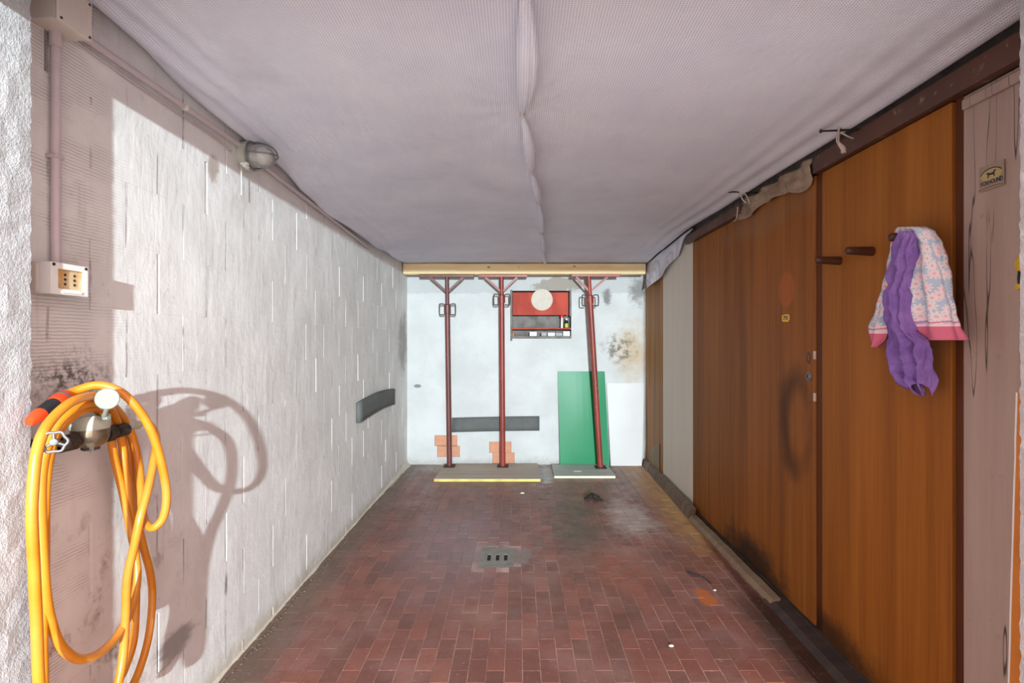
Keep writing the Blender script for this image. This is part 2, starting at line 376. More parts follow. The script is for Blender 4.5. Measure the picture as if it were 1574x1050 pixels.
# ------------------------------------------------------------------ object helpers
def tag(o, label=None, cat=None, group=None, kind=None):
    if label: o['label'] = label
    if cat: o['category'] = cat
    if group: o['group'] = group
    if kind: o['kind'] = kind
    return o
def thing(name, loc, label, cat, group=None):
    o = bpy.data.objects.new(name, None); COL.objects.link(o); o.location = loc; o.empty_display_size = .1
    return tag(o, label, cat, group)
def root_of(o):
    while o.parent: o = o.parent
    return o
def obj(name, bm, mat, parent=None, smooth=None, origin=None, label=None):
    bmesh.ops.recalc_face_normals(bm, faces=bm.faces[:])
    if parent is not None: org = Vector(root_of(parent).location)
    elif origin is not None: org = Vector(origin)
    else:
        xs = [v.co for v in bm.verts]
        org = Vector(((min(c.x for c in xs)+max(c.x for c in xs))/2, (min(c.y for c in xs)+max(c.y for c in xs))/2, min(c.z for c in xs)))
    bmesh.ops.translate(bm, verts=bm.verts[:], vec=-org)
    me = bpy.data.meshes.new(name); bm.to_mesh(me); bm.free()
    if smooth is not None:
        for p in me.polygons: p.use_smooth = True
        try: me.set_sharp_from_angle(angle=math.radians(smooth))
        except Exception: pass
    for m in (mat if isinstance(mat, (list, tuple)) else [mat]): me.materials.append(m)
    o = bpy.data.objects.new(name, me); COL.objects.link(o)
    if parent is not None: o.parent = parent
    else: o.location = org
    if label: o['label'] = label
    return o
def B(): return bmesh.new()
def bx(bm, x0, x1, y0, y1, z0, z1, bev=0, seg=1):
    r = bmesh.ops.create_cube(bm, size=1); vs_ = r['verts']
    for v in vs_: v.co = Vector((x0 if v.co.x < 0 else x1, y0 if v.co.y < 0 else y1, z0 if v.co.z < 0 else z1))
    if bev:
        es = list({e for v in vs_ for e in v.link_edges})
        bmesh.ops.bevel(bm, geom=es, offset=bev, segments=seg, affect='EDGES', profile=.5)
    return bm
def frame_for(d):
    d = d.normalized(); a = Vector((0, 0, 1)) if abs(d.z) < .9 else Vector((1, 0, 0))
    u = d.cross(a).normalized(); return u, d.cross(u).normalized()
def cyl(bm, p0, p1, r0, r1=None, n=16, cap=True):
    p0, p1 = Vector(p0), Vector(p1); r1 = r0 if r1 is None else r1
    u, v = frame_for(p1-p0); A = []; Z = []
    for i in range(n):
        c = u*math.cos(2*PI*i/n)+v*math.sin(2*PI*i/n)
        A.append(bm.verts.new(p0+c*r0)); Z.append(bm.verts.new(p1+c*r1))
    for i in range(n): bm.faces.new((A[i], A[(i+1) % n], Z[(i+1) % n], Z[i]))
    if cap: bm.faces.new(A[::-1]); bm.faces.new(Z)
    return bm
def lathe(bm, o, d, prof, n=20, squash=None):           # prof: (distance along d, radius)
    o = Vector(o); d = Vector(d).normalized(); u, v = frame_for(d); rings = []
    for t, r in prof:
        if r < 1e-5: rings.append([bm.verts.new(o+d*t)]); continue
        rings.append([bm.verts.new(o+d*t+(u*math.cos(2*PI*i/n)+v*math.sin(2*PI*i/n))*r) for i in range(n)])
    for a, c in zip(rings, rings[1:]):
        for i in range(n):
            j = (i+1) % n
            if len(a) == 1 and len(c) == 1: continue
            if len(a) == 1: bm.faces.new((a[0], c[j], c[i]))
            elif len(c) == 1: bm.faces.new((a[i], a[j], c[0]))
            else: bm.faces.new((a[i], a[j], c[j], c[i]))
    return bm
def spline(pts, k=8):                                   # Catmull-Rom
    P = [Vector(p) for p in pts]; P = [P[0]*2-P[1]]+P+[P[-1]*2-P[-2]]; out = []
    for i in range(1, len(P)-2):
        a, b, c, d = P[i-1:i+3]
        for s in range(k):
            t = s/k
            out.append(.5*((2*b)+(c-a)*t+(2*a-5*b+4*c-d)*t*t+(3*b-a-3*c+d)*t**3))
    out.append(P[-2]); return out
def tube(bm, pts, r, n=10, closed=False):
    pts = [Vector(p) for p in pts]; N = len(pts); rings = []; u = None
    for i, p in enumerate(pts):
        d = (pts[(i+1) % N]-pts[i-1]) if closed else (pts[min(i+1, N-1)]-pts[max(i-1, 0)])
        d.normalize()
        if u is None: u, _ = frame_for(d)
        u = (u-d*u.dot(d)).normalized(); v = d.cross(u)
        rr = r(i/(N-1)) if callable(r) else r
        rings.append([bm.verts.new(p+(u*math.cos(2*PI*k/n)+v*math.sin(2*PI*k/n))*rr) for k in range(n)])
    for a, c in (zip(rings, rings[1:]+rings[:1]) if closed else zip(rings, rings[1:])):
        for k in range(n): bm.faces.new((a[k], a[(k+1) % n], c[(k+1) % n], c[k]))
    if not closed: bm.faces.new(rings[0][::-1]); bm.faces.new(rings[-1])
    return bm
def grid(bm, nu, nv, fn, uvfn=None):
    uvl = bm.loops.layers.uv.verify() if uvfn else None
    V = [[bm.verts.new(fn(i/nu, j/nv)) for j in range(nv+1)] for i in range(nu+1)]
    for i in range(nu):
        for j in range(nv):
            f = bm.faces.new((V[i][j], V[i+1][j], V[i+1][j+1], V[i][j+1]))
            if uvl:
                for l, (a, c) in zip(f.loops, ((i, j), (i+1, j), (i+1, j+1), (i, j+1))): l[uvl].uv = uvfn(a/nu, c/nv)
    return bm
def solid(o, t, off=0):
    m = o.modifiers.new('thickness', 'SOLIDIFY'); m.thickness = t; m.offset = off; return o
def lerp(tab, t):
    if t <= tab[0][0]: return tab[0][1]
    for (a, x), (c, y) in zip(tab, tab[1:]):
        if t <= c:
            k = (t-a)/(c-a); k = k*k*(3-2*k); return x+(y-x)*k
    return tab[-1][1]
def nz(x, y, z=0): return mnoise.noise(Vector((x, y, z)))
def struct(name, bm, mat, **k):
    o = obj(name, bm, mat, origin=(0, 0, 0), **k); o['kind'] = 'structure'; return o
def plate_holes(bm, u0, u1, v0, v1, holes, fn, depth):  # a face in (u, v) with rectangular holes whose reveals go depth deep; fn(u, v, d) -> point
    us = sorted({u0, u1, *[h[0] for h in holes], *[h[1] for h in holes]}); vs2 = sorted({v0, v1, *[h[2] for h in holes], *[h[3] for h in holes]})
    for a, c in zip(us, us[1:]):
        for d, e in zip(vs2, vs2[1:]):
            um, vm = (a+c)/2, (d+e)/2
            if any(h[0] < um < h[1] and h[2] < vm < h[3] for h in holes): continue
            bm.faces.new([bm.verts.new(fn(*q, 0)) for q in ((a, d), (c, d), (c, e), (a, e))])
    for h in holes:
        q = [(h[0], h[2]), (h[1], h[2]), (h[1], h[3]), (h[0], h[3])]
        for i in range(4):
            p, r = q[i], q[(i+1) % 4]
            bm.faces.new([bm.verts.new(fn(*p, 0)), bm.verts.new(fn(*r, 0)), bm.verts.new(fn(*r, depth)), bm.verts.new(fn(*p, depth))])
    bmesh.ops.remove_doubles(bm, verts=bm.verts[:], dist=1e-5)
    return bm

# ------------------------------------------------------------------ the shell
JX, JY, RJX = -1.133, 1.195, 1.165
bm = bx(B(), -9, 9, -14, 1.20, -.30, -.03); struct('ground', bm, M['ground'])
bm = bx(B(), XL-.2, 1.62, 1.20, YB+.2, -.20, -.003)
floor = struct('floor', bm, M['grout'])
ceil = struct('ceiling', bx(B(), XL-.2, 1.62, 1.05, YB+.2, 2.47, 2.62), M['roof'])
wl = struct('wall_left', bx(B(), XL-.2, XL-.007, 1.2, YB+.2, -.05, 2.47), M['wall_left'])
wr = struct('wall_right', bx(B(), 1.45, 1.62, 1.2, YB+.2, -.05, 2.47), M['cement'])

# back wall: plaster skin with the niche and the two bare-brick patches left open
def bx2(px): return (px-VX)*YB/F
def bz2(py): return H+(VY-py)*YB/F
NI = (bx2(785), bx2(878), bz2(520), bz2(447))
brick_px = [(668, 703, 669, 685.5), (672, 707, 685.5, 702.5), (752, 786, 679, 696), (757, 791, 695.5, 713)]
bricks = [(bx2(a), bx2(c), bz2(e), bz2(d)) for a, c, d, e in brick_px]
bm = plate_holes(B(), XL-.01, 1.46, -.05, 2.47, [NI]+bricks, lambda u, v, d: Vector((u, YB+d, v)), .012)
bx(bm, XL-.2, 1.62, YB+.18, YB+.3, -.05, 2.47)
wb = struct('wall_back', bm, M['wall_back'])
# reveal of the niche
x0, x1, z0, z1 = NI
bm = B()
for s in (((x0, z0), (x1, z0)), ((x1, z0), (x1, z1)), ((x1, z1), (x0, z1)), ((x0, z1), (x0, z0))):
    (a, c), (d, e) = s
    bm.faces.new([bm.verts.new((a, YB+.005, c)), bm.verts.new((d, YB+.005, e)), bm.verts.new((d, YB+.16, e)), bm.verts.new((a, YB+.16, c))])
bm.faces.new([bm.verts.new((a, YB+.16, c)) for a, c in ((x0, z0), (x1, z0), (x1, z1), (x0, z1))])
nic = obj('niche_lining', bm, M['cement'], wb)
for (a, c, d, e) in bricks:
    obj('brick', bx(B(), a+.001, c-.001, YB+.004, YB+.05, d+.001, e-.001, .003), M['brick'], wb)

# front wall with the garage opening: stuccoed jambs and lintel
bm = B()
bx(bm, -4, JX-.012, .85, JY-.012, -.05, 3.2); bx(bm, RJX+.012, 4.2, .85, JY-.012, -.05, 3.2)
bx(bm, JX-.02, RJX+.02, .85, 1.05, 2.138, 3.2)
def jamb(sx, x):
    def fn(u, v):
        z = -.05+v*2.4
        e = .005*nz(z*28, sx*3)+.004*nz(z*70, sx)
        if u < .8:
            t = u/.8; return Vector((x+sx*.004*nz(z*30, t*9), .85+t*(JY-.85)+e*t, z))
        t = (u-.8)/.2; return Vector((x+sx*(-.002-t*.10), JY+e*(1-t)+.001, z))
    return fn
grid(bm, 15, 260, jamb(1, JX)); grid(bm, 15, 260, jamb(-1, RJX))
wf = struct('wall_front', bm, M['stucco'])

# blocks of the left wall, painted over: shared mesh, one object each
bl, bh = .274, .205
def block_mesh(lx, lz, g, bev):
    bm = bx(B(), -.03, 0, g, lx-g, .0001, lz-.0001)
    es = [e for e in bm.edges if all(v.co.x > -.01 for v in e.verts) and abs(e.verts[0].co.z-e.verts[1].co.z) > .1]
    bmesh.ops.bevel(bm, geom=es, offset=bev, segments=2, affect='EDGES', profile=.5)
    me = bpy.data.meshes.new('block'); bm.to_mesh(me); bm.free(); me.materials.append(M['wall_left'])
    return me
bmes = [block_mesh(bl, bh, .0003, .0004), block_mesh(bl, bh, .0010, .0003), block_mesh(bl, bh, .0022, .0003), block_mesh(bl, bh, .0006, .0020)]
for r in range(-7, 6):
    zb = 1.277+bh*r
    if zb+bh < 0: continue
    yy = 1.6207-bl*2+(bl/2 if r % 2 else 0)
    while yy < YB:
        if yy+bl > 1.215:
            y0, y1 = max(yy, 1.205), min(yy+bl, YB)
            z0b, z1b = max(zb, -.02), min(zb+bh, 2.46)
            if y1-y0 > .03:
                o = bpy.data.objects.new('block', random.choices(bmes, (6, 2, 1, 2))[0]); COL.objects.link(o); o.parent = wl
                o.location = (XL+random.uniform(-.0007, .0005), y0+random.uniform(-.009, .009)*(y0 > yy-1e-6 and y1 < YB), z0b)
                o.scale = (1, (y1-y0)/bl, (z1b-z0b)/bh)
        yy += bl

# floor tiles: 76 x 152 mm clay tiles in running bond, the 300 largest in the photo one by one
tw, tl, xj, yj = .076, .152, .0928, 2.239
def tile_bm(bm, x0, x1, y0, y1, z):
    return bx(bm, x0+.0016, x1-.0016, y0+.0016, y1-.0016, -.012, z, .0012)
tm = bpy.data.meshes.new('tile'); tbm = tile_bm(B(), 0, tw, 0, tl, 0); tbm.to_mesh(tm); tbm.free(); tm.materials.append(M['tile'])
DR = (-.245, -.030, 3.145, 3.43)
cells = []
for k in range(-18, 16):
    x0 = xj+tw*k; x1 = x0+tw; x0 = max(x0, XL+.004)
    for r in range(-8, 26):
        y0 = yj+tl*r-(tl/2 if k % 2 else 0); y1 = y0+tl
        y0 = max(y0, 1.21); y1 = min(y1, YB-.003)
        if y1-y0 < .02 or x1-x0 < .015: continue
        if x1 > DR[0]+.02 and x0 < DR[1]-.02 and y1 > DR[2]+.02 and y0 < DR[3]-.02: continue
        cells.append((y0, x0, x1, y1))
cells.sort()
vis = [c for c in cells if c[3] > 2.09 and abs((c[1]+c[2])/2) < c[3]*1.0]
single = set(vis[:298]); rest = B()
for c in cells:
    y0, x0, x1, y1 = c
    if c in single:
        o = bpy.data.objects.new('tile', tm); COL.objects.link(o); o.parent = floor
        o.location = (x0, y0, random.uniform(-.0008, .0006)); o.scale = ((x1-x0)/tw, (y1-y0)/tl, 1)
    else: tile_bm(rest, x0, x1, y0, y1, random.uniform(-.0008, .0006))
tag(obj('tile_field', rest, M['tile'], floor), kind='stuff')
# drain set in the floor
def dpt(u, v, d): return Vector((u, v, .001-d))
slots = [((px-2.6-VX)*3.29/F, (px+2.6-VX)*3.29/F, 3.235, 3.325) for px in (752, 765, 777.5)]
bm = plate_holes(B(), DR[0]+.03, DR[1]-.03, DR[2]+.03, DR[3]-.03, slots, dpt, .05)
dg = obj('drain_grate', bm, M['concrete'], floor)
obj('drain_shade', bx(B(), -.215, -.06, 3.18, 3.38, -.0028, -.0018), M['hole'], floor)  # flat black sheet painting the shade below the slots
bm = plate_holes(B(), DR[0], DR[1], DR[2], DR[3], [(DR[0]+.034, DR[1]-.034, DR[2]+.034, DR[3]-.034)], lambda u, v, d: Vector((u, v, -.0012-d)), .003)
obj('drain_collar', bm, M['concrete'], floor)

# cement fillet along the left wall
def fil(u, v):
    y = 1.25+u*(YB-1.25); wd = .022+.05*max(0, (y-4.4))/1.3+.008*nz(y*6, 1)
    a = v*PI/2; return Vector((XL-.004+wd*(1-math.sin(a)), y, -.002+(wd*.9)*(1-math.cos(a))+.002*nz(y*30, v*3)))
struct('baseboard_left', grid(B(), 160, 6, fil), M['wall_left'], smooth=60)

# right-hand foot of the wall: three battens end to end
br = struct('baseboard_right', bx(B(), 1.395, 1.45, 1.25, YB, -.02, .03), M['plank3'])
def batten(pts0, wd, hh, mat, nm):
    (xa, ya, za), (xb, yb_, zb) = pts0; bm = B(); N = 24; rings = []
    for i in range(N+1):
        t = i/N; x = xa+(xb-xa)*t+.006*nz(t*7, ya); y = ya+(yb_-ya)*t; z = za+(zb-za)*t
        rings.append([bm.verts.new(p) for p in ((x, y, z), (x+wd, y, z+.012), (x+wd+.01, y, z+hh+.004*nz(t*9, 2)), (x+wd*.35, y, z+hh*.8+.004*nz(t*11, 5)))])
    for a, c in zip(rings, rings[1:]):
        for k in range(4): bm.faces.new((a[k], a[(k+1) % 4], c[(k+1) % 4], c[k]))
    bm.faces.new(rings[0]); bm.faces.new(rings[-1][::-1])
    return obj('plank', bm, mat, br, label=nm)
batten(((1.315, 3.98, 0), (1.36, 5.66, 0)), .05, .085, M['plank'], 'long grimy plank at the far foot of the wall')
batten(((1.318, 2.70, 0), (1.318, 4.02, .0)), .05, .032, M['plank2'], 'pale bent batten in the middle of the wall foot')
batten(((1.27, 1.3, 0), (1.315, 2.76, 0)), .10, .022, M['plank3'], 'blackened batten nearest the door')

# ------------------------------------------------------------------ right wall of boards and panels
def slab(name, y0, y1, z0, z1, t, mat, label, cat='panel', off=0, bev=.002):
    r = thing(name, ((XR-off+t/2), (y0+y1)/2, z0), label, cat)
    obj('board', bx(B(), XR-off, XR-off+t, y0, y1, z0, z1, bev), mat, r)
    return r
p1 = slab('wood_panel', 2.44, 4.147, .035, 2.172, .03, M['panel1'], 'wide dark-stained veneer panel with a lock and a small yellow number label')
p2 = slab('wood_panel', 1.663, 2.372, .028, 2.165, .03, M['panel2'], 'golden brown veneer panel with wooden pegs that the towel hangs on', off=.006)
pst = slab('frame_strip', 2.376, 2.436, .03, 2.20, .02, M['frame'], 'narrow dark wooden strip between the two big veneer panels', 'strip', off=-.006)
pc = slab('cream_board', 4.15, 5.02, .03, 2.24, .02, M['cream'], 'tall cream board beyond the dark veneer panel', 'board', off=-.004)
ps = slab('veneer_strip', 5.03, 5.67, .03, 2.22, .02, M['strip'], 'tall light brown veneer strip in the far right corner', 'strip', off=-.002)
pm = slab('mauve_board', 1.26, 1.628, .02, 2.165, .025, M['mauve'], 'cracked mauve-grey board nearest the door with a hound sticker', 'board', off=-.002)
obj('top_batten', bx(B(), XR-.012, XR+.004, 1.26, 1.62, 2.118, 2.15, .003), M['mauve'], pm)
obj('gap_shade', bx(B(), XR+.004, XR+.03, 1.630, 1.660, .02, 2.17, .002), M['frame'], p2)  # dark strip: shade of the gap beside this panel put into colour
# peeling foot of the far veneer strip
bm = B(); grid(bm, 6, 10, lambda u, v: Vector((XR-.004-.018*v*(1-v)*4*u, 5.12+.28*u+.02*nz(v*6, 1), .05+.30*v*(1-.3*u))))
solid(obj('peeled_veneer', bm, M['plank2'], ps), .003)
# pegs
for px0, py0 in ((1291, 401), (1341, 386.5), (1414, 366)):
    q = rw(px0, py0, .006); bm = lathe(B(), (q.x+.01, q.y, q.z), (-1, 0, .03), [(0, 0), (0, .019), (.095, .016), (.11, .015), (.116, .010), (.118, 0)], 16)
    obj('peg', bm, M['peg'], p2, smooth=50, label='dark wooden peg')
# lock on panel 1
q = rw(1243, 550); bm = lathe(B(), (XR+.002, q.y, q.z), (-1, 0, 0), [(0, 0), (0, .020), (.004, .019), (.004, .012), (.0015, .010), (.0015, 0)], 18)
for v in bm.verts: v.co.y = q.y+(v.co.y-q.y)*.75; v.co.z = q.z+(v.co.z-q.z)*1.5
obj('keyhole_plate', bm, M['iron'], p1, label='dark open lock hole')
q = rw(1244, 578.5); bm = lathe(B(), (XR+.002, q.y, q.z), (-1, 0, 0), [(0, 0), (0, .024), (.005, .023), (.007, .015), (.012, .013), (.012, 0)], 18)
lk = obj('lock_plate', bm, M['grey'], p1, smooth=40, label='round grey metal lock plate')
bm = bx(B(), XR-.0112, XR-.0102, q.y-.003, q.y+.003, q.z-.009, q.z+.009); obj('key_slot', bm, M['hole'], lk)  # shade inside the slot painted as a black sliver
for zz in (1.32, 1.12): obj('hinge', bx(B(), XR-.004, XR+.006, 2.437, 2.449, zz-.02, zz+.02, .002), M['string'], p1)

def text_bm(body, size, ext=.0004, bold=False):
    cu = bpy.data.curves.new('lettering', 'FONT'); cu.body = body; cu.size = size; cu.extrude = ext; cu.align_x = 'CENTER'; cu.align_y = 'CENTER'
    if bold: cu.offset = size*.025
    t = bpy.data.objects.new('lettering', cu); COL.objects.link(t); dg_ = bpy.context.evaluated_depsgraph_get()
    me = bpy.data.meshes.new_from_object(t.evaluated_get(dg_)); bm = bmesh.new(); bm.from_mesh(me)
    bpy.data.objects.remove(t); bpy.data.curves.remove(cu); bpy.data.meshes.remove(me); return bm
# text lies in local XY; on the right wall local x -> -y (reads left to right towards the door), local y -> z
RM = Matrix(((0, 0, -1, 0), (-1, 0, 0, 0), (0, 1, 0, 0), (0, 0, 0, 1)))
def onright(bm, y, z, off, sx=1, sz=1, rot=0):
    bmesh.ops.transform(bm, verts=bm.verts[:], matrix=Matrix.Translation((XR-off, y, z)) @ RM @ Matrix.Rotation(rot, 4, 'Z') @ Matrix.Diagonal((sx, sz, 1, 1)))
    return bm
def poly(pts, t=.0006):
    bm = B(); f = bm.faces.new([bm.verts.new((x, y, 0)) for x, y in pts])
    r = bmesh.ops.extrude_face_region(bm, geom=[f]); bmesh.ops.translate(bm, verts=[v for v in r['geom'] if isinstance(v, bmesh.types.BMVert)], vec=(0, 0, t)); return bm
q = rw(1208, 489); SY, SZ = q.y, q.z
n72 = obj('number_label', onright(poly([(-.036, -.017), (.024, -.021), (.040, -.010), (.040, .014), (.012, .021), (-.038, .016)]), SY, SZ, .0012), M['labelyellow'], p1, label='small yellow number label')
obj('number', onright(text_bm('72', .026, .0003, True), SY, SZ, .0022, 1.9, 1), M['navy'], n72)
# the sticker
SY, SZ = 1.526, 1.882
st = obj('sticker', onright(poly([(-.041, -.037), (.041, -.037), (.041, .036), (-.041, .036)]), SY, SZ, .0026), M['stickerbase'], pm, label='square hound sticker with an oval emblem')
def ellp(rx, ry, cx=0, cy=0, n=28, a0=0, a1=2*PI): return [(cx+rx*math.cos(a0+(a1-a0)*i/n), cy+ry*math.sin(a0+(a1-a0)*i/n)) for i in range(n)]
obj('emblem_oval', onright(poly(ellp(.035, .018, 0, .004)), SY, SZ, .0032), M['stickeryellow'], st)
def band(rx, ry, cy, th, a0, a1, n=20):
    o = [(rx*math.cos(a0+(a1-a0)*i/n), cy+ry*math.sin(a0+(a1-a0)*i/n)) for i in range(n+1)]
    return o+[((rx-th)*math.cos(a0+(a1-a0)*i/n), cy+(ry-th)*math.sin(a0+(a1-a0)*i/n)) for i in range(n, -1, -1)]
obj('emblem_arc', onright(poly(band(.038, .024, .001, .003, .15*PI, .9*PI)), SY, SZ, .0036), M['navy'], st)
dog = [(-.016, .010), (-.012, .013), (-.009, .012), (-.002, .009), (.006, .010), (.010, .015), (.014, .016), (.017, .013), (.013, .011), (.011, .006), (.012, -.004), (.010, -.004), (.008, .003), (.002, .003), (-.006, .004), (-.009, -.004), (-.011, -.004), (-.010, .006)]
obj('hound_figure', onright(poly(dog), SY, SZ, .004), M['navy'], st)
bm = B()
for i, ch in enumerate('FOXHOUND'):
    lx = -.0322+i*.0092; ly = -.0165-.00018*(i-4.5)**2*.6
    t = onright(text_bm(ch, .0135, .0003, True), SY-lx, SZ+ly, .0036, .92, 1.35)
    me = bpy.data.meshes.new('tmp'); t.to_mesh(me); t.free(); bm.from_mesh(me); bpy.data.meshes.remove(me)
obj('lettering', bm, M['navy'], st)
obj('emblem_line', onright(poly(band(.060, .018, -.047, .0022, .28*PI, .75*PI)), SY, SZ, .0036), M['rustline'], st)

# rails above the panels
def rail(y0, y1, z0, z1, label):
    N = 20; bm = B(); rings = []
    for i in range(N+1):
        y = y0+(y1-y0)*i/N; d = .003*nz(y*5, 3)
        rings.append([bm.verts.new(p) for p in ((1.375+d, y, z0), (1.375+d, y, z1+d), (1.41, y, z1+d), (1.41, y, z0))])
    for a, c in zip(rings, rings[1:]):
        for k in range(4): bm.faces.new((a[k], a[(k+1) % 4], c[(k+1) % 4], c[k]))
    bm.faces.new(rings[0]); bm.faces.new(rings[-1][::-1])
    return tag(obj('wooden_rail', bm, M['rail']), label, 'rail')
rail(1.225, 2.40, 2.168, 2.244, 'dark oxblood wooden rail above the golden panel and the mauve board')
rail(3.20, 4.25, 2.176, 2.235, 'short brown rail above the far end of the dark veneer panel')
# rag tucked between the two rails
def ragf(u, v):
    y = 2.42+u*.80; dr = .10+.03*nz(u*5, 1)+.02*math.sin(u*9)
    return Vector((XR-.020-.014*math.sin(u*24+v*3)-.008*nz(u*9, v*4), y, 2.25-v*dr))
bm = grid(B(), 70, 12, ragf); o = obj('dusty_rag', bm, M['rag'], smooth=80); solid(o, .003)
tag(o, 'dusty brown rag strip tucked along the top of the dark panel', 'rag')
# nails and twine
nails = []
def nail(i, pa, pb, y, label):
    a = at(*pa, y); b_ = Vector((1.42, y, at(*pb, y).z)); bm = cyl(B(), b_, a, .0045, .0040, 8); d = (a-b_).normalized()
    cyl(bm, a, a+d*.006, .008, .008, 8); return tag(obj('nail', bm, M['nail'], smooth=40), label, 'nail')
nail(0, (1263, 201.5), (1312, 199), 2.10, 'long rusty nail above the golden panel holding twine')
nail(1, (1122, 295), (1158, 296), 3.05, 'long rusty nail above the middle of the dark panel')
nail(2, (1042, 350), (1064, 350), 4.12, 'long rusty nail above the far end of the dark panel')
def twine(strands, label, r=.0028):
    bm = B()
    for s, rr in strands: tube(bm, spline(s, 6), rr, 6)
    return tag(obj('twine', bm, M['string'], smooth=80), label, 'string')
y = 2.10
twine([([at(1290, 199, y), at(1289, 206, y-.01), at(1291, 206, y+.012), at(1293, 199, y+.01), at(1290, 197, y-.008), at(1288, 203, y)], .003),
       ([at(1292, 203, y), at(1300, 208, y), at(1312, 213, y+.01), at(1324, 215, y+.015)], .0032),
       ([at(1290, 204, y), at(1289, 214, y), at(1290, 221, y), at(1296, 228, y), at(1297, 235, y)], lambda t: .003+.007*min(1, max(0, t-.35)*3)),
       ([at(1288, 204, y), at(1286, 216, y-.005), at(1289, 222, y)], .0026)],
      'pale knotted twine with a frayed tail hanging from the nearest nail')
y = 3.05
twine([([at(1138, 296, y), at(1141, 306, y), at(1147, 312, y)], .004), ([at(1143, 294, y), at(1150, 306, y), at(1152, 313, y)], .004),
       ([at(1140, 292, y-.01), at(1139, 299, y), at(1143, 299, y+.01), at(1144, 293, y), at(1140, 292, y-.01)], .004),
       ([at(1134, 318, y), at(1133, 330, y), at(1131, 338, y), at(1127, 340, y)], .003)],
      'short frayed twine tied to the middle nail')

# ------------------------------------------------------------------ the net under the ceiling
ZL = [(1.1, 2.37), (1.43, 2.345), (1.9, 2.30), (2.2, 2.285), (2.5, 2.265), (2.9, 2.225), (3.3, 2.19), (4.0, 2.165), (5.0, 2.18), (5.5, 2.197), (5.7, 2.21)]
ZC = [(1.1, 2.33), (2.0, 2.315), (3.5, 2.285), (5.0, 2.235), (5.5, 2.20), (5.7, 2.205)]
ZR = [(1.1, 2.27), (1.6, 2.262), (4.1, 2.27), (4.9, 2.235), (5.5, 2.20), (5.7, 2.205)]
pin = [(1.28, .012), (2.055, .0156), (2.74, .0694), (3.29, .129), (4.13, .188), (4.90, .242), (5.46, .283)]
def xs(y): return lerp(pin, y)
def netz(x, y):
    if x < 0: t = min(1, -x/1.205); z = lerp(ZC, y)+(lerp(ZL, y)-lerp(ZC, y))*t**2.2
    else: t = min(1, x/1.36); z = lerp(ZC, y)+(lerp(ZR, y)-lerp(ZC, y))*t**2.0
    z += .006*nz(x*1.6, y*1.1, 4)*(1 if y < 5.2 else .2)+.0035*nz(x*5, y*.9, 9)*(1 if y < 5.2 else .2)
    dx = x-xs(y)
    z -= .014*math.exp(-(dx/.05)**2)*(1 if y < 5.3 else 0)
    for (py_, _), k in zip(pin[1:3], (1, .5)):                   # creases running out of the ties
        dy = y-py_; r = math.hypot(dx, dy*.5)
        if r > 1e-4: z += k*.004*math.sin(math.atan2(dx, -dy*.5)*16)*math.exp(-(r/.22)**2)*min(1, r/.05)
    ed = max(0, (-x-.85)/.36)
    z += .007*ed*math.sin((x+.2*nz(y*.7, 3))*75)*(1 if y < 4.8 else 0)  # folds along the left edge
    er = max(0, (x-1.0)/.36); z += .006*er*math.sin((x+.1*nz(y*.6, 8))*60)*(1 if y < 4.8 else 0)
    return z
def netf(u, v):
    y = 1.09+v*(5.66-1.09)
    if u < .03: x = XL+.018+.012*math.sin(v*25); return Vector((x, y, netz(-1.205, y)+.075*(1-u/.03)))
    if u > .98: return Vector((1.362+.02*(u-.98)/.02, y, netz(1.36, y)+.02*(u-.98)/.02))
    x = -1.205+(u-.03)/.95*(1.36+1.205); return Vector((x, y, netz(x, y)))
net = thing('ceiling_net', (0, 3.4, 2.2), 'lilac-grey knitted net sheet stretched beneath the whole ceiling', 'net')
sheet = obj('sheet', grid(B(), 200, 170, netf), M['net'], net, smooth=180)
bm = B()
wid = (.031, .022, .020, .018, .016, .012)
for i in range(6):
    (ya, xa), (yb_, xb) = pin[i], pin[i+1]; N = 26; n = 28; rings = []
    for k in range(N+1):
        t = k/N; y = ya+(yb_-ya)*t; s = math.sin(PI*t)**.8
        x = xa+(xb-xa)*t+.012*s*(1 if i < 4 else .3); z = netz(xs(y), y)-.005-.024*s
        r = .004+wid[i]*s; ring = []
        for j in range(n):
            a = 2*PI*j/n; rr = r*(1+.10*math.cos(9*a+i))
            ring.append(bm.verts.new((x+rr*.92*math.cos(a), y, z+rr*.6*math.sin(a)-r*.25)))
        rings.append(ring)
    for a, c in zip(rings, rings[1:]):
        for j in range(n): bm.faces.new((a[j], a[(j+1) % n], c[(j+1) % n], c[j]))
obj('gathered_seam', bm, M['net'], net, smooth=80, label='gathered seam tied at intervals')
for y, x in pin[1:-1]:
    z = netz(x, y); bm = tube(B(), [Vector((x+.012*math.cos(a), y+.004*math.sin(a*2), z-.010+.012*math.sin(a))) for a in [2*PI*k/12 for k in range(12)]], .0022, 6, True)
    obj('tie', bm, M['string'], net, smooth=80)
def corner(u, v):
    y = 5.52-u*1.42; L = lerp([(0, .20), (.08, .285), (.39, .245), (.72, .15), (.95, .03), (1, .01)], u)
    f = math.sin(u*17+v*2)*.018*v*(1-.5*u)
    x = 1.385+.005*u-.03*(1-u)*v+f*.8; return Vector((x, y+.05*v*nz(u*4, 3), netz(1.36, y)+.004-v*L+.004*math.sin(u*15)*v))
obj('hanging_corner', grid(B(), 60, 14, corner), M['net'], net, smooth=180, label='loose corner hanging in folds')

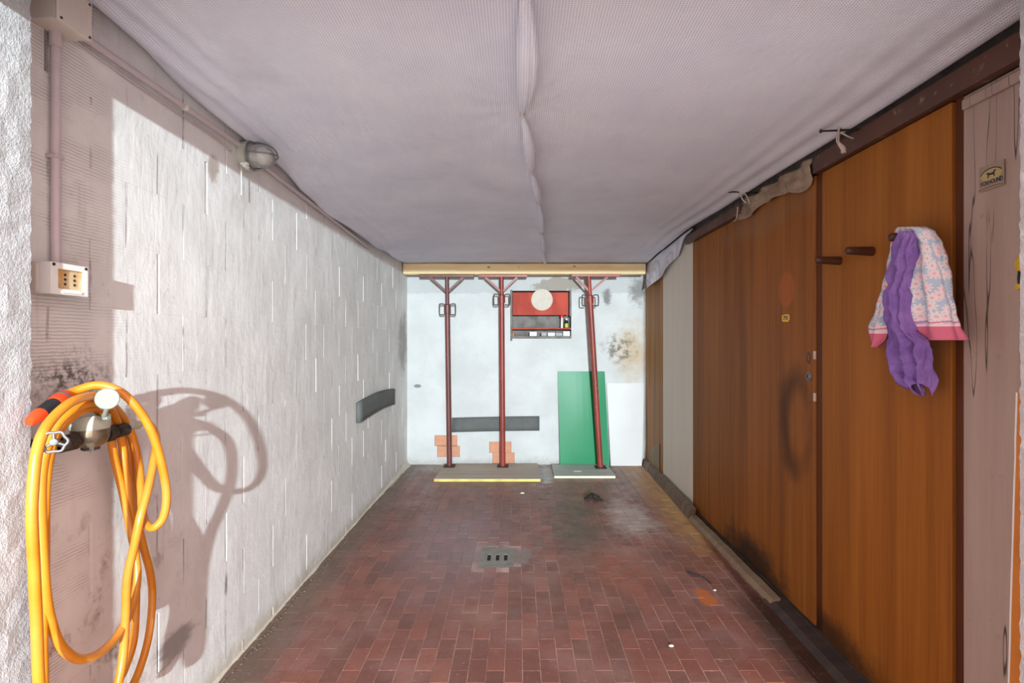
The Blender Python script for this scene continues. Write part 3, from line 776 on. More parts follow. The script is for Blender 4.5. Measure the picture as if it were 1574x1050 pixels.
# ------------------------------------------------------------------ pine beam and steel props
bm = B(); N = 40; rings = []
for i in range(N+1):
    t = i/N; x = -1.222+t*(1.345+1.222); d = .003*nz(x*3, 1); e = .003*nz(x*4, 7)
    rings.append([bm.verts.new(p) for p in ((x, 5.445, 2.082), (x, 5.442, 2.087), (x, 5.442, 2.186+d), (x, 5.448, 2.192+d), (x, 5.555, 2.192+d), (x, 5.555, 2.082))])
for a, c in zip(rings, rings[1:]):
    for k in range(6): bm.faces.new((a[k], a[(k+1) % 6], c[(k+1) % 6], c[k]))
bm.faces.new(rings[0]); bm.faces.new(rings[-1][::-1])
tag(obj('pine_beam', bm, M['pine']), 'long pale pine beam under the net along the back wall', 'beam')

def prop(bpx, tpx, y, b0, b1, collar_py, mat, label, zb=.030, hang=.0):
    xb = (bpx-VX)*y/F; xt = (tpx-VX)*y/F; zt = 2.082
    bpt, tpt = Vector((xb, y, zb)), Vector((xt, y, zt-.028)); ax = tpt-bpt
    P = lambda z: bpt+ax*((z-zb)/(zt-.028-zb))
    zc = H+(VY-collar_py)*y/F
    r = thing('steel_prop', (xb, y, zb), label, 'prop', 'steel props under the beam')
    obj('base_plate', bx(B(), xb-.06, xb+.06, y-.06, y+.06, zb, zb+.007, .002), M['oldiron'], r)
    obj('outer_tube', cyl(B(), P(zb+.006), P(zc), .029, None, 18), mat, r, smooth=40)
    obj('inner_tube', cyl(B(), P(zc-.05), tpt, .0225, None, 16), mat, r, smooth=40)
    bm = cyl(B(), P(zc-.075), P(zc+.005), .037, None, 18); cyl(bm, P(zc+.005), P(zc+.016), .037, .028, 18)
    obj('collar', bm, mat, r, smooth=40)
    for s in (-1, 1):
        c = P(zc-.04); hw = .085
        pts = [c+Vector((s*.032, -.002, .055)), c+Vector((s*(hw-.015), -.002, .058)), c+Vector((s*hw, -.002, .045)), c+Vector((s*hw, -.002, -.045)), c+Vector((s*(hw-.015), -.002, -.058)), c+Vector((s*.032, -.002, -.055))]
        obj('handle', tube(B(), spline(pts, 5), .0065, 8), M['iron'], r, smooth=60, label='dark iron loop handle')
    xa, xc = (b0-VX)*y/F, (b1-VX)*y/F
    obj('head_bar', bx(B(), xa, xc, y-.025, y+.025, zt-.030, zt-.001, .003), mat, r)
    for s, e in ((-1, xa), (1, xc)):
        f = xt+(e-xt)*(.60 if abs(e-xt) > .26 else .72); q = P(zt-.19)
        a = Vector((f, y, zt-.03)); bm = B(); d = (a-q).normalized(); w_ = Vector((0, 1, 0)); n_ = d.cross(w_)
        q0 = [q+w_*i*.013+n_*j*.011 for i, j in ((-1, -1), (1, -1), (1, 1), (-1, 1))]; a0 = [p+(a-q) for p in q0]
        V = [bm.verts.new(p) for p in q0+a0]
        for k in range(4): bm.faces.new((V[k], V[(k+1) % 4], V[4+(k+1) % 4], V[4+k]))
        obj('brace', bm, mat, r)
    return r
prop(691, 687, 5.50, 644, 729, 470, M['prop_dark'], 'brown-red steel prop on the left, in front of two bare bricks')
prop(773, 771, 5.50, 736, 811, 455, M['prop_red'], 'bright oxide-red steel prop in the middle, beside the wall niche')
prop(923, 905, 5.46, 878, 953, 456, M['prop_red'], 'leaning red steel prop on the right, in front of the green sheet', .027)

# planks the props stand on
def floorboard(pts, z, mat, edge, label, ename):
    (a, b_, c, d) = pts; r = thing('floor_plank', ((a[0]+b_[0])/2, (a[1]+c[1])/2, .001), label, 'plank')
    bm = B(); V = [bm.verts.new((p[0], p[1], h_)) for h_ in (.0015, z) for p in pts]
    bm.faces.new(V[:4][::-1]); bm.faces.new(V[4:])
    for k in range(4): bm.faces.new((V[k], V[(k+1) % 4], V[4+(k+1) % 4], V[4+k]))
    obj('board', bm, mat, r)
    obj('front_edge', bx(B(), a[0]+.002, b_[0]-.002, a[1]-.002, a[1]+.001, .003, z-.002), edge, r, label=ename)
    return r
floorboard([(-.824, 5.01), (.215, 5.01), (.215, 5.61), (-.81, 5.60)], .029, M['ply'], M['yellowedge'], 'long weathered plank with a yellow front edge under two props', 'yellow painted front edge')
floorboard([(.356, 5.13), (.968, 5.13), (.965, 5.60), (.362, 5.60)], .026, M['ply2'], M['paleedge'], 'short grey plank under the leaning prop by the green sheet', 'cream front edge')
q = at(888, 724, 5.3); bm = bx(B(), q.x-.04, q.x+.04, 5.29, 5.32, .0262, .0278); tag(obj('paper_scrap', bm, M['paper']), 'small white paper scrap on the short grey plank', 'paper')

# ------------------------------------------------------------------ sheets leaning on the back wall
def lean(name, x0b, x1b, x0t, x1t, zt, mat, label, yb_=5.615, yt=5.685, curl=.012):
    def fn(u, v):
        xa = x0b+(x0t-x0b)*v; xc = x1b+(x1t-x1b)*v
        return Vector((xa+(xc-xa)*u, yb_+(yt-yb_)*v-curl*math.sin(PI*u)*math.sin(PI*v*.8), .002+zt*v))
    o = obj(name, grid(B(), 8, 12, fn), mat); solid(o, .006); return tag(o, label, 'sheet')
lean('green_sheet', bx2(860), bx2(935), bx2(857), bx2(929), H-(571-VY)*YB/F, M['green'], 'glossy green laminate sheet leaning on the back wall')
lean('white_sheet', bx2(937), bx2(984), bx2(932), bx2(990), H-(589-VY)*YB/F, M['whiteboard'], 'plain white sheet leaning on the wall right of the green one', 5.63, 5.68)
# foam pads
def pad(fn, label, t):
    o = obj('foam_strip', grid(B(), 14, 3, fn), M['foam'], smooth=60); solid(o, t); return tag(o, label, 'bumper')
pad(lambda u, v: Vector((bx2(695)+u*(bx2(829)-bx2(695)), YB-.016, bz2(664-v*22-(4*u-1.5*u*u)))), 'long charcoal foam bumper strip stuck on the back wall', .022)
A0, A1 = lw(547, 660), lw(602, 640)
pad(lambda u, v: Vector((XL+.016+.01*math.sin(PI*u), A0.y+u*(A1.y-A0.y), H-.49-.155*v+.10*0+.025*math.sin(PI*u))), 'charcoal foam bumper pad stuck on the left wall near the corner', .03)

# ------------------------------------------------------------------ wall niche with its bits and pieces
nx0, nx1, nz0, nz1 = NI
ns = thing('niche_shelf', ((nx0+nx1)/2, YB, nz0), 'shallow wall niche with a faded red flap and a narrow shelf', 'shelf')
obj('frame_post', bx(B(), nx0-.004, nx0+.018, YB-.012, YB+.15, nz0-.03, nz1+.01, .002), M['cement'], ns)
obj('frame_post', bx(B(), nx1-.02, nx1+.002, YB-.008, YB+.15, bz2(486), nz1+.006, .002), M['cement'], ns)
obj('flap', bx(B(), bx2(788), bx2(873.5), YB-.006, YB+.012, bz2(484.5), bz2(449.5), .003), M['redpaint'], ns, label='faded red painted flap')
zs = bz2(506.5); obj('shelf_board', bx(B(), nx0+.014, nx1-.002, YB-.02, YB+.155, zs, zs+.016, .002), M['redpaint'], ns)
obj('sill', bx(B(), nx0, nx1, YB-.015, YB+.155, nz0-.004, nz0+.024, .003), M['cement'], ns)
q = bw(833, 461); bm = lathe(B(), (q.x, YB-.006, q.z), (0, -1, 0), [(0, 0), (0, .118), (.006, .120), (.010, .116), (.011, .09), (.008, .085), (.008, 0)], 40)
tag(obj('round_plate', bm, M['disc'], smooth=40), 'pale round plate hung over the red flap of the niche', 'plate')
sz = zs+.0165
c = bw(864, 500); t = thing('tube_bottle', (c.x, YB+.03, sz), 'slim white bottle with a red cap standing on the niche shelf', 'bottle')
obj('bottle_body', lathe(B(), (c.x, YB+.03, sz), (0, 0, 1), [(0, 0), (0, .013), (.07, .012), (.12, .009), (.125, 0)], 14), M['paper'], t, smooth=40)
obj('cap', lathe(B(), (c.x, YB+.03, sz+.118), (0, 0, 1), [(0, 0), (0, .022), (.03, .018), (.04, 0)], 14), M['red'], t, smooth=40, label='red cap')
c = bw(871.5, 500); t = thing('dark_bottle', (c.x, YB+.055, sz), 'small dark bottle with a lime label and white cap in the niche', 'bottle')
obj('bottle_body', lathe(B(), (c.x, YB+.055, sz), (0, 0, 1), [(0, 0), (0, .021), (.07, .021), (.085, .010), (.09, .009), (.09, 0)], 14), M['black'], t, smooth=40)
obj('bottle_label', lathe(B(), (c.x, YB+.055, sz+.006), (0, 0, 1), [(0, .0215), (.045, .0215)], 14), M['lime'], t, smooth=60, label='lime green label')
obj('cap', lathe(B(), (c.x, YB+.055, sz+.088), (0, 0, 1), [(0, 0), (0, .012), (.022, .012), (.022, 0)], 14), M['white'], t, smooth=40, label='white cap')
zl = nz0+.0245
def carton(pa, pb, ph, mat, label, y=YB-.006, d=.07):
    a, c = bx2(pa), bx2(pb); h_ = ph*YB/F
    o = obj('carton', bx(B(), a, c, y, y+d, zl, zl+h_, .003), mat); return tag(o, label, 'box')
carton(814, 825, 6.5, M['paper'], 'small white carton on its own at the middle of the niche sill')
carton(832, 840.5, 5.8, M['greycard'], 'small grey carton on the niche sill, just right of the lone white one')
carton(842, 853, 5.2, M['paper'], 'low white carton on the niche sill, just right of the grey one')
carton(854, 864.5, 5.0, M['greycard'], 'low pale grey carton on the niche sill under the red-capped bottle', YB-.002)
carton(865.5, 876, 7.2, M['paper'], 'tallest white carton at the right end of the niche sill')
c = bw(786, 515); bm = lathe(B(), (c.x+.022, YB-.005, zl), (0, 0, 1), [(0, 0), (0, .010), (.03, .012), (.035, .006), (.05, .005), (.05, 0)], 10)
tag(obj('orange_stub', bm, M['orangewood'], smooth=40), 'small orange stub at the left end of the niche sill', 'stub')

# ------------------------------------------------------------------ left wall fittings
# junction box
jb = thing('junction_box', (XL+.035, 1.34, 2.203), 'beige square junction box high on the left wall by the door', 'junction box')
obj('box_body', bx(B(), XL, XL+.072, 1.290, 1.392, 2.203, 2.305, .004, 2), M['beige'], jb)
obj('cover', bx(B(), XL+.072, XL+.080, 1.288, 1.394, 2.201, 2.307, .003, 2), M['beige'], jb)
for yy in (1.298, 1.384):
    for zz in (2.210, 2.298): obj('screw', cyl(B(), (XL+.0795, yy, zz), (XL+.0815, yy, zz), .0035, None, 8), M['screw'], jb)
# switch box
sb = thing('switch_box', (XL+.035, 1.34, 1.512), 'white surface switch box with a yellowed window on the left wall', 'switch box')
obj('box_body', bx(B(), XL, XL+.040, 1.278, 1.392, 1.513, 1.591, .006, 2), M['beige'], sb)
bm = plate_holes(B(), 1.280, 1.393, 1.512, 1.592, [(1.303, 1.383, 1.5265, 1.577)], lambda u, v, d: Vector((XL+.068-d, u, v)), .010)
bx(bm, XL+.040, XL+.067, 1.2805, 1.300, 1.5125, 1.5915); bx(bm, XL+.040, XL+.067, 1.384, 1.3925, 1.5125, 1.5915); bx(bm, XL+.040, XL+.0672, 1.30, 1.386, 1.578, 1.5915); bx(bm, XL+.040, XL+.0672, 1.30, 1.386, 1.5125, 1.526)
obj('front_frame', bm, M['white'], sb)
wn = obj('window', bx(B(), XL+.03, XL+.0605, 1.302, 1.384, 1.525, 1.578), M['amber'], sb, label='yellowed transparent switch window')
for yy in (1.328, 1.356):
    for zz in (1.540, 1.552, 1.564): obj('rocker_mark', bx(B(), XL+.060, XL+.0615, yy, yy+.006, zz-.003, zz+.003), M['screw'], wn)
obj('latch', bx(B(), XL+.066, XL+.071, 1.312, 1.372, 1.515, 1.522, .0015), M['white'], sb)
for yy in (1.290, 1.386): obj('screw', cyl(B(), (XL+.0675, yy, 1.5865), (XL+.070, yy, 1.5865), .004, None, 8), M['screw'], sb)
# conduits
cv = thing('conduit', (XL+.016, 1.352, 1.591), 'vertical plastic conduit dropping from the junction box to the switch box', 'pipe')
obj('tube', cyl(B(), (XL+.018, 1.352, 1.590), (XL+.018, 1.352, 2.205), .0108, None, 16), M['pipe'], cv, smooth=40)
obj('socket', cyl(B(), (XL+.018, 1.352, 2.165), (XL+.018, 1.352, 2.204), .0140, None, 16), M['pipe'], cv, smooth=40)
obj('clip', bx(B(), XL, XL+.031, 1.338, 1.366, 1.872, 1.882, .002), M['pipe'], cv)
LY, LZ = 2.30, 2.214
ch = thing('conduit', (XL+.016, 1.84, 2.238), 'horizontal plastic conduit along the top of the left wall up to the lamp', 'pipe')
obj('tube', cyl(B(), (XL+.018, 1.392, 2.243), (XL+.018, LY-.06, 2.243), .0108, None, 16), M['pipe'], ch, smooth=40)
q = lw(283, 158, .018); obj('clip', cyl(B(), (XL+.018, q.y-.008, 2.243), (XL+.018, q.y+.008, 2.243), .0135, None, 16), M['white'], ch, smooth=40)
c2 = thing('conduit', (XL+.016, 3.0, 2.16), 'dim plastic conduit running from the lamp towards the back corner', 'pipe')
obj('tube', cyl(B(), (XL+.018, LY+.06, 2.225), (XL+.018, 4.2, 2.135), .0108, None, 12), M['pipe'], c2, smooth=40)
bm = tube(B(), spline([(XL+.006, 1.395, 2.225), (XL+.006, 1.7, 2.216), (XL+.006, 2.05, 2.214), (XL+.008, 2.2, 2.20)], 6), .004, 8)
tag(obj('cable', bm, M['pipe'], smooth=80), 'thin pale cable just below the horizontal conduit', 'cable')
# bulkhead lamp
lp = thing('bulkhead_lamp', (XL, LY, LZ-.07), 'round caged bulkhead lamp high on the left wall', 'lamp')
O = Vector((XL, LY, LZ))
obj('base', lathe(B(), O, (1, 0, 0), [(0, 0), (0, .060), (.025, .066), (.038, .066), (.042, .058), (.042, 0)], 28), M['meterwhite'], lp, smooth=40)
obj('glass', lathe(B(), O+Vector((.040, 0, 0)), (1, 0, 0), [(0, .050), (.03, .050), (.06, .046), (.085, .034), (.10, .016), (.104, 0)], 28), M['glass'], lp, smooth=80)
obj('bulb', lathe(B(), O+Vector((.042, 0, 0)), (1, 0, 0), [(0, 0), (0, .014), (.02, .014), (.035, .027), (.055, .030), (.072, .020), (.08, 0)], 18), M['white'], lp, smooth=80)
bm = tube(B(), [O+Vector((.048, .061*math.cos(a), .061*math.sin(a))) for a in [2*PI*k/28 for k in range(28)]], .004, 8, True)
obj('guard_ring', bm, M['grey'], lp, smooth=80)
for ang in (0, PI/2):
    pts = [O+Vector((.045+.112*math.sin(a), math.cos(ang)*.062*math.cos(a), math.sin(ang)*.062*math.cos(a))) for a in [PI*k/18 for k in range(19)]]
    obj('guard_wire', tube(B(), pts, .0032, 8), M['grey'], lp, smooth=80)
bm = B(); bx(bm, XL+.028, XL+.062, LY-.075, LY-.058, LZ-.062, LZ-.050, .003); cyl(bm, (XL+.05, LY-.078, LZ-.066), (XL+.05, LY-.05, LZ-.066), .008, None, 10)
obj('guard_clamp', bm, M['white'], lp)
obj('pull_cord', cyl(B(), (XL+.03, LY-.066, LZ-.066), (XL+.03, LY-.066, LZ-.19), .0015, None, 6), M['white'], lp)

# ------------------------------------------------------------------ water meter and hose
Y0 = lw(140, 660, .10)
wm = thing('water_meter', (XL+.10, Y0.y, Y0.z-.05), 'small grimy water meter with an open round lid, valve wheel and tap', 'water meter')
mc = lw(139, 655, .11); my, mz, mx = mc.y, mc.z, mc.x
ax_ = Vector((0, 0, 1))
obj('meter_body', lathe(B(), (mx, my, mz-.052), ax_, [(0, 0), (0, .026), (.010, .036), (.025, .041), (.04, .042), (.045, .042), (.045, 0)], 24), M['brass'], wm, smooth=40)
obj('meter_head', lathe(B(), (mx, my, mz-.008), ax_, [(0, .040), (.004, .043), (.034, .043), (.038, .040), (.036, .036), (.034, 0)], 24), M['meterwhite'], wm, smooth=40, label='pale meter head')
lc = lw(165, 613, .205); la = lw(160, 641, .165)
bm = lathe(B(), lc, (.62, -.78, .05), [(0, 0), (0, .0235), (.003, .0255), (.006, .0235), (.006, 0)], 28)
for v in bm.verts: v.co.z = lc.z+(v.co.z-lc.z)*1.05
cyl(bm, la, lc-Vector((0, 0, .022)), .006, .005, 8); cyl(bm, la+Vector((-.012, 0, -.002)), la+Vector((.012, 0, -.002)), .006, None, 10)
obj('lid', bm, M['lidgrey'], wm, smooth=40, label='open round lid')
bm = lathe(B(), (mx, my, mz-.062), (0, 0, 1), [(0, 0), (0, .020), (.014, .022), (.02, .022), (.02, 0)], 6); obj('drain_nut', bm, M['oldiron'], wm)
# pipework along the wall: inlet valve towards the door, outlet away from it
zp = mz-.030
bm = cyl(B(), (mx, my-.035, zp), (mx, my-.095, zp), .014, None, 14); cyl(bm, (mx, my-.05, zp), (mx, my-.075, zp), .022, None, 6); cyl(bm, (mx, my-.07, zp), (mx, my-.095, zp), .021, None, 10)
cyl(bm, (mx, my-.09, zp), (XL-.01, my-.09, zp), .013, None, 12)
obj('inlet_pipe', bm, M['oldiron'], wm, smooth=40)
hw_ = lw(83.5, 679.5, .225)
bm = cyl(B(), (mx, my-.085, zp), hw_, .007, None, 10); lathe(bm, (mx+.01, my-.085, zp), (Vector(hw_)-Vector((mx, my-.085, zp))), [(0, .014), (.02, .012), (.025, 0)], 10)
obj('valve_stem', bm, M['oldiron'], wm, smooth=40)
dv = Vector((.55, -.83, .05)).normalized(); u_, v_ = frame_for(dv); bm = B()
ringp = [Vector(hw_)+(u_*math.cos(a)+v_*math.sin(a))*(.0215+.0018*math.cos(6*a)) for a in [2*PI*k/36 for k in range(36)]]
tube(bm, ringp, .0032, 8, True)
for k in range(3):
    a = 2*PI*k/3+.6; cyl(bm, hw_, Vector(hw_)+(u_*math.cos(a)+v_*math.sin(a))*.021, .0032, .0026, 8)
lathe(bm, Vector(hw_)-dv*.004, dv, [(0, 0), (0, .008), (.010, .007), (.012, 0)], 12)
obj('valve_wheel', bm, M['grey'], wm, smooth=60, label='grey metal valve handwheel')
oy = lw(195, 655, .085); tp = lw(222, 651, .075)
bm = cyl(B(), (mx, my+.03, zp), (mx, my+.11, zp), .015, None, 14); cyl(bm, (mx, my+.045, zp), (mx, my+.07, zp), .024, None, 6); cyl(bm, (mx, my+.085, zp), (mx, my+.12, zp), .019, None, 12)
obj('outlet_union', bm, M['oldiron'], wm, smooth=40)
bm = cyl(B(), (mx, my+.11, zp), (oy.x, oy.y, oy.z), .0135, None, 14); cyl(bm, oy, tp, .0125, None, 14)
cyl(bm, Vector(oy)+Vector((0, -.008, 0)), Vector(oy)+Vector((0, .006, .001)), .018, None, 14)
cyl(bm, Vector(tp)+Vector((0, -.01, -.012)), Vector(tp)+Vector((0, -.01, .012)), .020, .018, 14)
cyl(bm, tp, (XL-.01, tp.y+.01, tp.z), .012, None, 12)
obj('outlet_pipe', bm, M['meterwhite'], wm, smooth=40, label='pale plastic outlet pipe')
t2 = lw(213, 652, .078); h2 = lw(211.5, 623.5, .080)
bm = cyl(B(), t2, h2, .009, .007, 12); a, c_ = lw(197, 625.5, .085), lw(225, 621, .075); dd = (Vector(c_)-Vector(a)); n2 = dd.cross(Vector((1, 0, 0))).normalized()
for s in (0,):
    V = []
    for p in (a, c_):
        for i, j in ((-1, -1), (1, -1), (1, 1), (-1, 1)): V.append(bm.verts.new(Vector(p)+n2*i*.0045+Vector((1, 0, 0))*j*.006))
    bm.faces.new(V[:4]); bm.faces.new(V[4:][::-1])
    for k in range(4): bm.faces.new((V[k], V[(k+1) % 4], V[4+(k+1) % 4], V[4+k]))
obj('tap', bm, M['white'], wm, smooth=40, label='white tap lever')

hs = thing('garden_hose', lw(150, 700, .15), 'coiled yellow garden hose hung over the water meter', 'hose')
def path(*pp): return spline([lw(*p) for p in pp], 8)
bm = B(); HR = .0107
tube(bm, path((101, 609, .115), (118, 600, .12), (150, 592, .15), (181, 600, .185), (207, 622, .215), (229, 655, .235), (243, 692, .245), (253, 735, .25), (256, 768, .25), (250, 797, .24), (236, 811, .22), (225, 805, .19), (219, 786, .155),
     (217, 750, .125), (213, 712, .10), (206, 678, .085), (194, 650, .09), (177, 627, .115), (158, 613, .15), (143, 609, .17), (124, 612, .185), (104, 622, .195), (82, 642, .20), (65, 668, .205), (55, 705, .21), (50, 760, .212), (49, 800, .212), (53, 887, .21), (57, 976, .208), (60, 1050, .205),
     (72, 1150, .20), (110, 1200, .19), (160, 1130, .17), (186, 1030, .15), (193, 950, .15), (196, 888, .165), (207, 837, .185), (216, 793, .195), (228, 750, .19), (238, 700, .17), (240, 672, .135), (232, 655, .10), (226, 651, .085)), HR, 12)
tube(bm, path((150, 1120, .12), (178, 1055, .10), (191, 1030, .09), (204, 991, .085), (208, 952, .08), (209, 887, .085), (207, 830, .09), (201, 780, .09), (192, 715, .085), (187, 680, .08), (180, 650, .10), (168, 627, .125), (152, 620, .145), (133, 621, .155), (108, 633, .155), (85, 657, .15), (69, 700, .15), (63, 745, .155), (64, 820, .16), (69, 902, .165), (77, 952, .165), (92, 991, .165), (112, 1010, .165), (130, 1013, .165), (153, 1004, .16),
     (177, 982, .15), (195, 952, .14), (207, 917, .13), (211, 880, .12), (206, 840, .105), (201, 815, .095), (189, 757, .08), (177, 709, .08), (170, 672, .085), (163, 645, .11), (150, 630, .13), (136, 628, .135), (114, 638, .13), (92, 660, .12), (76, 700, .115), (69, 760, .12), (68, 860, .14), (65, 960, .16), (66, 1060, .16)), HR, 12)
tube(bm, path((150, 1130, .11), (180, 1090, .10), (207, 1047, .09), (223, 1002, .08), (231, 961, .075), (234, 917, .075), (231, 882, .08), (221, 843, .085), (211, 799, .08), (204, 751, .075), (199, 703, .068), (194, 668, .06), (189, 650, .055)), HR, 12)
obj('tube', bm, M['hose'], hs, smooth=80)
a, c_ = lw(103, 607, .115), lw(44, 650, .135); A_ = Vector(a); dd = Vector(c_)-A_; L = dd.length
def seg(t0, t1, prof, mat, nm, lab): 
    return obj(nm, lathe(B(), A_+dd*t0, dd, [(p*L*(t1-t0), r) for p, r in prof], 18), mat, hs, smooth=40, label=lab)
seg(0, .36, [(0, 0), (0, .013), (.12, .017), (.45, .0175), (.5, .019), (.95, .0175), (1, 0)], M['orange'], 'connector_collar', 'orange hose connector collar')
seg(.13, .17, [(0, .0175), (0, .0190), (1, .0190), (1, .0175)], M['grey'], 'connector_ring', 'grey ring')
seg(.35, .70, [(0, 0), (0, .016), (.2, .0175), (.8, .0165), (1, .015), (1, 0)], M['black'], 'connector_grip', 'black rubber grip')
seg(.69, 1.0, [(0, 0), (0, .015), (.4, .0155), (.9, .011), (1, .008), (1, 0)], M['orange'], 'connector_nozzle', 'orange nozzle end')

# ------------------------------------------------------------------ towel and cloth
def rows(tab, k, v):
    return lerp([(r[0], r[k]) for r in tab], v)
def cloth(tab, xoff, fold, folds, uv0, seed, bulge=.03, nu=34, nv=46):
    py0, py1 = tab[0][0], tab[-1][0]; yref = 1.70; hgt = (py1-py0)*yref/F
    def pt(u, v):
        py = py0+(py1-py0)*v; px = rows(tab, 1, py)+(rows(tab, 2, py)-rows(tab, 1, py))*u
        ramp = min(1, v*1.6+.15)
        off = xoff(v)+bulge*math.sin(PI*u)*(1-.4*v)+fold*ramp*math.sin(u*2*PI*folds+seed+1.3*nz(v*2, seed))+fold*.6*nz(u*5, v*4, seed)
        base = xoff(v)+bulge*math.sin(PI*u)*(1-.4*v); x = XR-.02-max(off, .004); y = (XR-.02-base)*F/(px-VX)
        return Vector((x, y, H+(VY-py)*y/F))
    Wd = .34
    return pt, (lambda u, v: (u*Wd*uv0[1]+uv0[0], (1-v)*hgt))
tw_ = thing('towel', (XR-.06, 1.70, 1.37), 'white towel with blue and pink daisies and a pink hem hung on a peg', 'towel')
R_ = [(349, 1384, 1424), (356, 1388, 1438), (375, 1399, 1448), (400, 1402, 1456), (425, 1396, 1464), (450, 1392, 1467), (480, 1394, 1475), (500, 1396, 1482), (523, 1399, 1491)]
L_ = [(349, 1380, 1415), (356, 1375, 1404), (380, 1368, 1392), (410, 1361, 1388), (440, 1353, 1384), (475, 1345, 1380), (505, 1334, 1372), (520, 1336, 1366), (534, 1340, 1352)]
pt, uvf = cloth(R_, lambda v: .085-.035*v, .013, 2.3, (0, .62), 1.0)
o = obj('front_flap', grid(B(), 36, 50, pt, uvf), M['towel'], tw_, smooth=180); solid(o, .004)
pt, uvf = cloth(L_, lambda v: .06-.025*v, .010, 1.7, (.5, .30), 4.0, .015)
o = obj('rear_flap', grid(B(), 24, 50, pt, uvf), M['towel'], tw_, smooth=180); solid(o, .004)
P_ = [(356, 1390, 1411), (364, 1385, 1415), (385, 1380, 1413), (405, 1377, 1407), (430, 1371, 1402), (450, 1367, 1402), (480, 1370, 1403), (505, 1371, 1408), (530, 1374, 1430), (555, 1376, 1433), (572, 1379, 1434), (585, 1386, 1433), (600, 1406, 1430)]
pt, uvf = cloth(P_, lambda v: .095-.045*v, .017, 2.6, (0, 1), 7.0, .02)
def pt2(u, v):
    p = pt(u, v); k = max(0, v-.78)/.22
    p.z += .022*k*math.sin(u*17)+.010*nz(u*9, v*11, 2)*v; kn = math.exp(-((v-.40)/.06)**2)
    p.x -= .006*math.sin(v*30+u*7+5*nz(u*3, v*5, 1))*(.3+.5*v)+.012*abs(nz(u*7+v*3, v*12, 9))+.014*(1-2*abs(nz(u*5+v*2, v*7, 5)))+.012*kn*(1-abs(2*u-1))
    p.y += .006*nz(v*16, u*3, 8); return p
bm = grid(B(), 44, 80, pt2)
o = obj('purple_cloth', bm, M['purple'], smooth=180); solid(o, .004)
tag(o, 'crumpled purple cloth hanging on the peg over the daisy towel', 'cloth')

# ------------------------------------------------------------------ odds and ends by the right jamb and on the floor
a = rw(1556.5, 690, .03)
def leanbar(u, v):
    z = .0+v*1.23; t = 1-v; x = XR-.012-.045*t; y = 1.452+.004*nz(z*6, 2)+.020*t*u
    return Vector((x+.02*u, y-.012+.0*t, z))
bm = B(); N = 20; rings = []
for i in range(N+1):
    t = i/N; z = t*1.25; wd = .012+.036*(1-t); e = .0015*nz(z*20, 3)
    y0 = 1.417+.036*(1-t)
    rings.append([bm.verts.new(p) for p in ((XR-.030, y0+e, z), (XR-.030, y0-wd, z), (XR-.006, y0-wd, z), (XR-.006, y0+e, z))])
for a_, c_ in zip(rings, rings[1:]):
    for k in range(4): bm.faces.new((a_[k], a_[(k+1) % 4], c_[(k+1) % 4], c_[k]))
bm.faces.new(rings[0]); bm.faces.new(rings[-1][::-1])
ol = thing('orange_lath', (XR-.02, 1.45, 0), 'tapering orange varnished lath upright beside the right jamb', 'lath')
obj('lath', bm, M['orangewood'], ol)
bm = B(); rings = []
for i in range(N+1):
    t = i/N; z = t*1.25; e = .0015*nz(z*20, 3); y0 = 1.417+.036*(1-t)
    rings.append([bm.verts.new(p) for p in ((XR-.030, y0+e+.006+.002*nz(z*9, 1), z), (XR-.031, y0+e, z), (XR-.008, y0+e, z), (XR-.008, y0+e+.006, z))])
for a_, c_ in zip(rings, rings[1:]):
    for k in range(4): bm.faces.new((a_[k], a_[(k+1) % 4], c_[(k+1) % 4], c_[k]))
obj('chipped_edge', bm, M['paper'], ol, label='white chipped edge')
q = rw(1567, 404, .012)
bm = lathe(B(), (q.x+.005, q.y, q.z), (-1, 0, 0), [(0, 0), (0, .010), (.006, .012), (.010, .008), (.010, 0)], 14)
for v in bm.verts: v.co.z = q.z+(v.co.z-q.z)*1.9-.004
yc = thing('yellow_hook', (q.x, q.y, q.z-.07), 'yellow plastic hook on the mauve board, half hidden by the right jamb', 'hook')
obj('plate', bm, M['yellow'], yc, smooth=40)
obj('strap', tube(B(), [(q.x, q.y, q.z-.02), (q.x-.002, q.y, q.z-.045), (q.x, q.y, q.z-.062)], .0035, 8), M['black'], yc)
bm = lathe(B(), (q.x+.004, q.y+.002, q.z-.066), (-1, 0, 0), [(0, 0), (0, .009), (.008, .008), (.008, 0)], 12); obj('clip', bm, M['yellow'], yc, smooth=40)

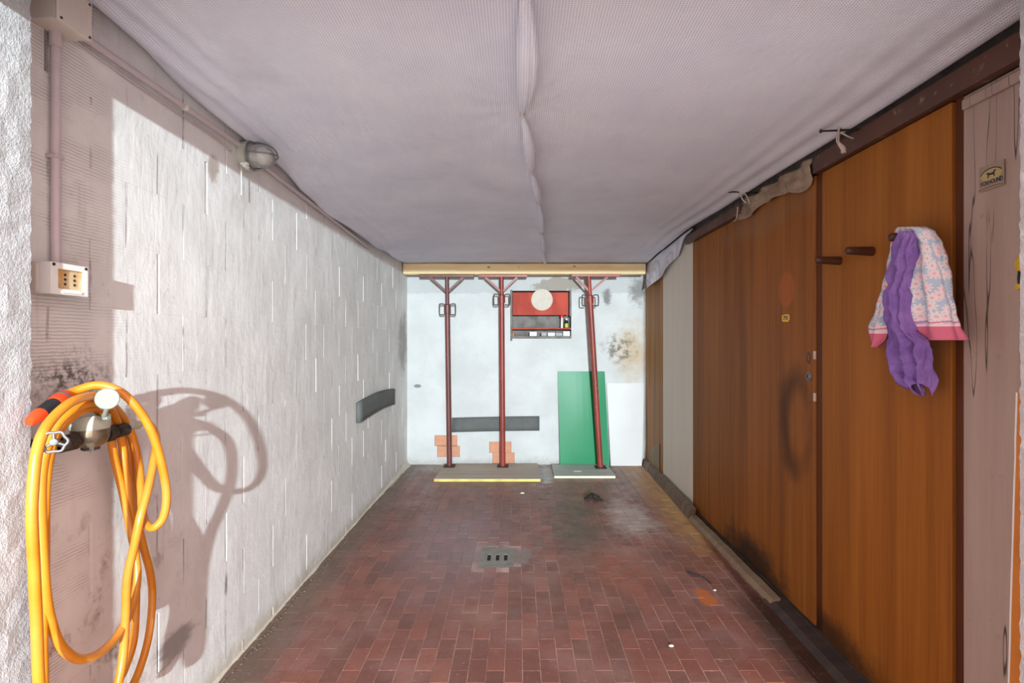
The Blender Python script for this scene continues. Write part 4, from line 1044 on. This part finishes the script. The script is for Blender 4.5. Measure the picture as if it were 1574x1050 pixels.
yb2 = 4.55
def fl(px, py, z=.006):
    y = (H-z)*F/(py-VY); return Vector(((px-VX)*y/F, y, z))
bm = B(); tube(bm, spline([fl(901, 768, .02), fl(904, 762, .03), fl(912, 759, .03), fl(909, 766, .012), fl(900, 766, .012), fl(902, 769, .012)], 6), .011, 8)
tube(bm, spline([fl(908, 759, .03), fl(915, 761, .025), fl(921, 764, .015)], 6), .011, 8); tube(bm, spline([fl(914, 768, .012), fl(920, 767, .012), fl(926, 768.5, .012)], 6), .010, 8)
tag(obj('rubber_scrap', bm, M['scrap'], smooth=80), 'crumpled black rubber scrap on the tiles before the short plank', 'scrap')
bm = tube(B(), spline([fl(1057, 880, .005), fl(1063, 882, .006), fl(1072, 885, .005), fl(1080, 887, .006), fl(1086, 891, .005), fl(1094, 897, .004)], 5), lambda t: .0065-.003*t, 6)  # trail of dirt on the tiles, modelled as a thin tube
tag(obj('smear', bm, M['scrap'], smooth=80), 'thin dark crooked twig on the tiles near the right wall', 'smear')
# grit along the wall feet and crumbs on the tiles: nobody could count them
bm = B()
def crumb(p, r):
    g = bmesh.ops.create_icosphere(bm, subdivisions=1, radius=r)
    for v in g['verts']: v.co = Vector((v.co.x*random.uniform(.7, 1.3), v.co.y*random.uniform(.7, 1.3), v.co.z*.7))+Vector(p)
for i in range(330):
    y = random.uniform(1.9, 5.3); r = random.uniform(.0015, .005); crumb((XL+.03+abs(random.gauss(0, .022)), y, r*.6), r)
for i in range(110):
    y = random.uniform(1.9, 5.2); r = random.uniform(.001, .003); crumb((1.29-abs(random.gauss(0, .03)), y, r*.6), r)
for i in range(60): 
    y = random.uniform(2.1, 5.0); r = random.uniform(.001, .003); crumb((random.uniform(-1, 1.2), y, r*.6), r)
tag(obj('grit', bm, M['dirt']), 'loose grit and crumbs scattered along the feet of the walls', 'grit', kind='stuff')
for (px, py, s, lab) in ((1099, 908, .007, 'tiny white pebble on the orange stain of the floor'), (1032, 994, .009, 'small white crumb of plaster on the tiles near the bottom right'), (803, 759, .014, 'flat white plaster flake on the tiles before the long plank')):
    p = fl(px, py, 0); bm = B(); g = bmesh.ops.create_icosphere(bm, subdivisions=2, radius=s)
    for v in g['verts']: v.co = Vector((v.co.x*1.3, v.co.y, v.co.z*.45))*(1+.25*nz(v.co.x*200, v.co.y*200, s*99))+p+Vector((0, 0, s*.45))
    tag(obj('plaster_chip', bm, M['paper']), lab, 'chip')
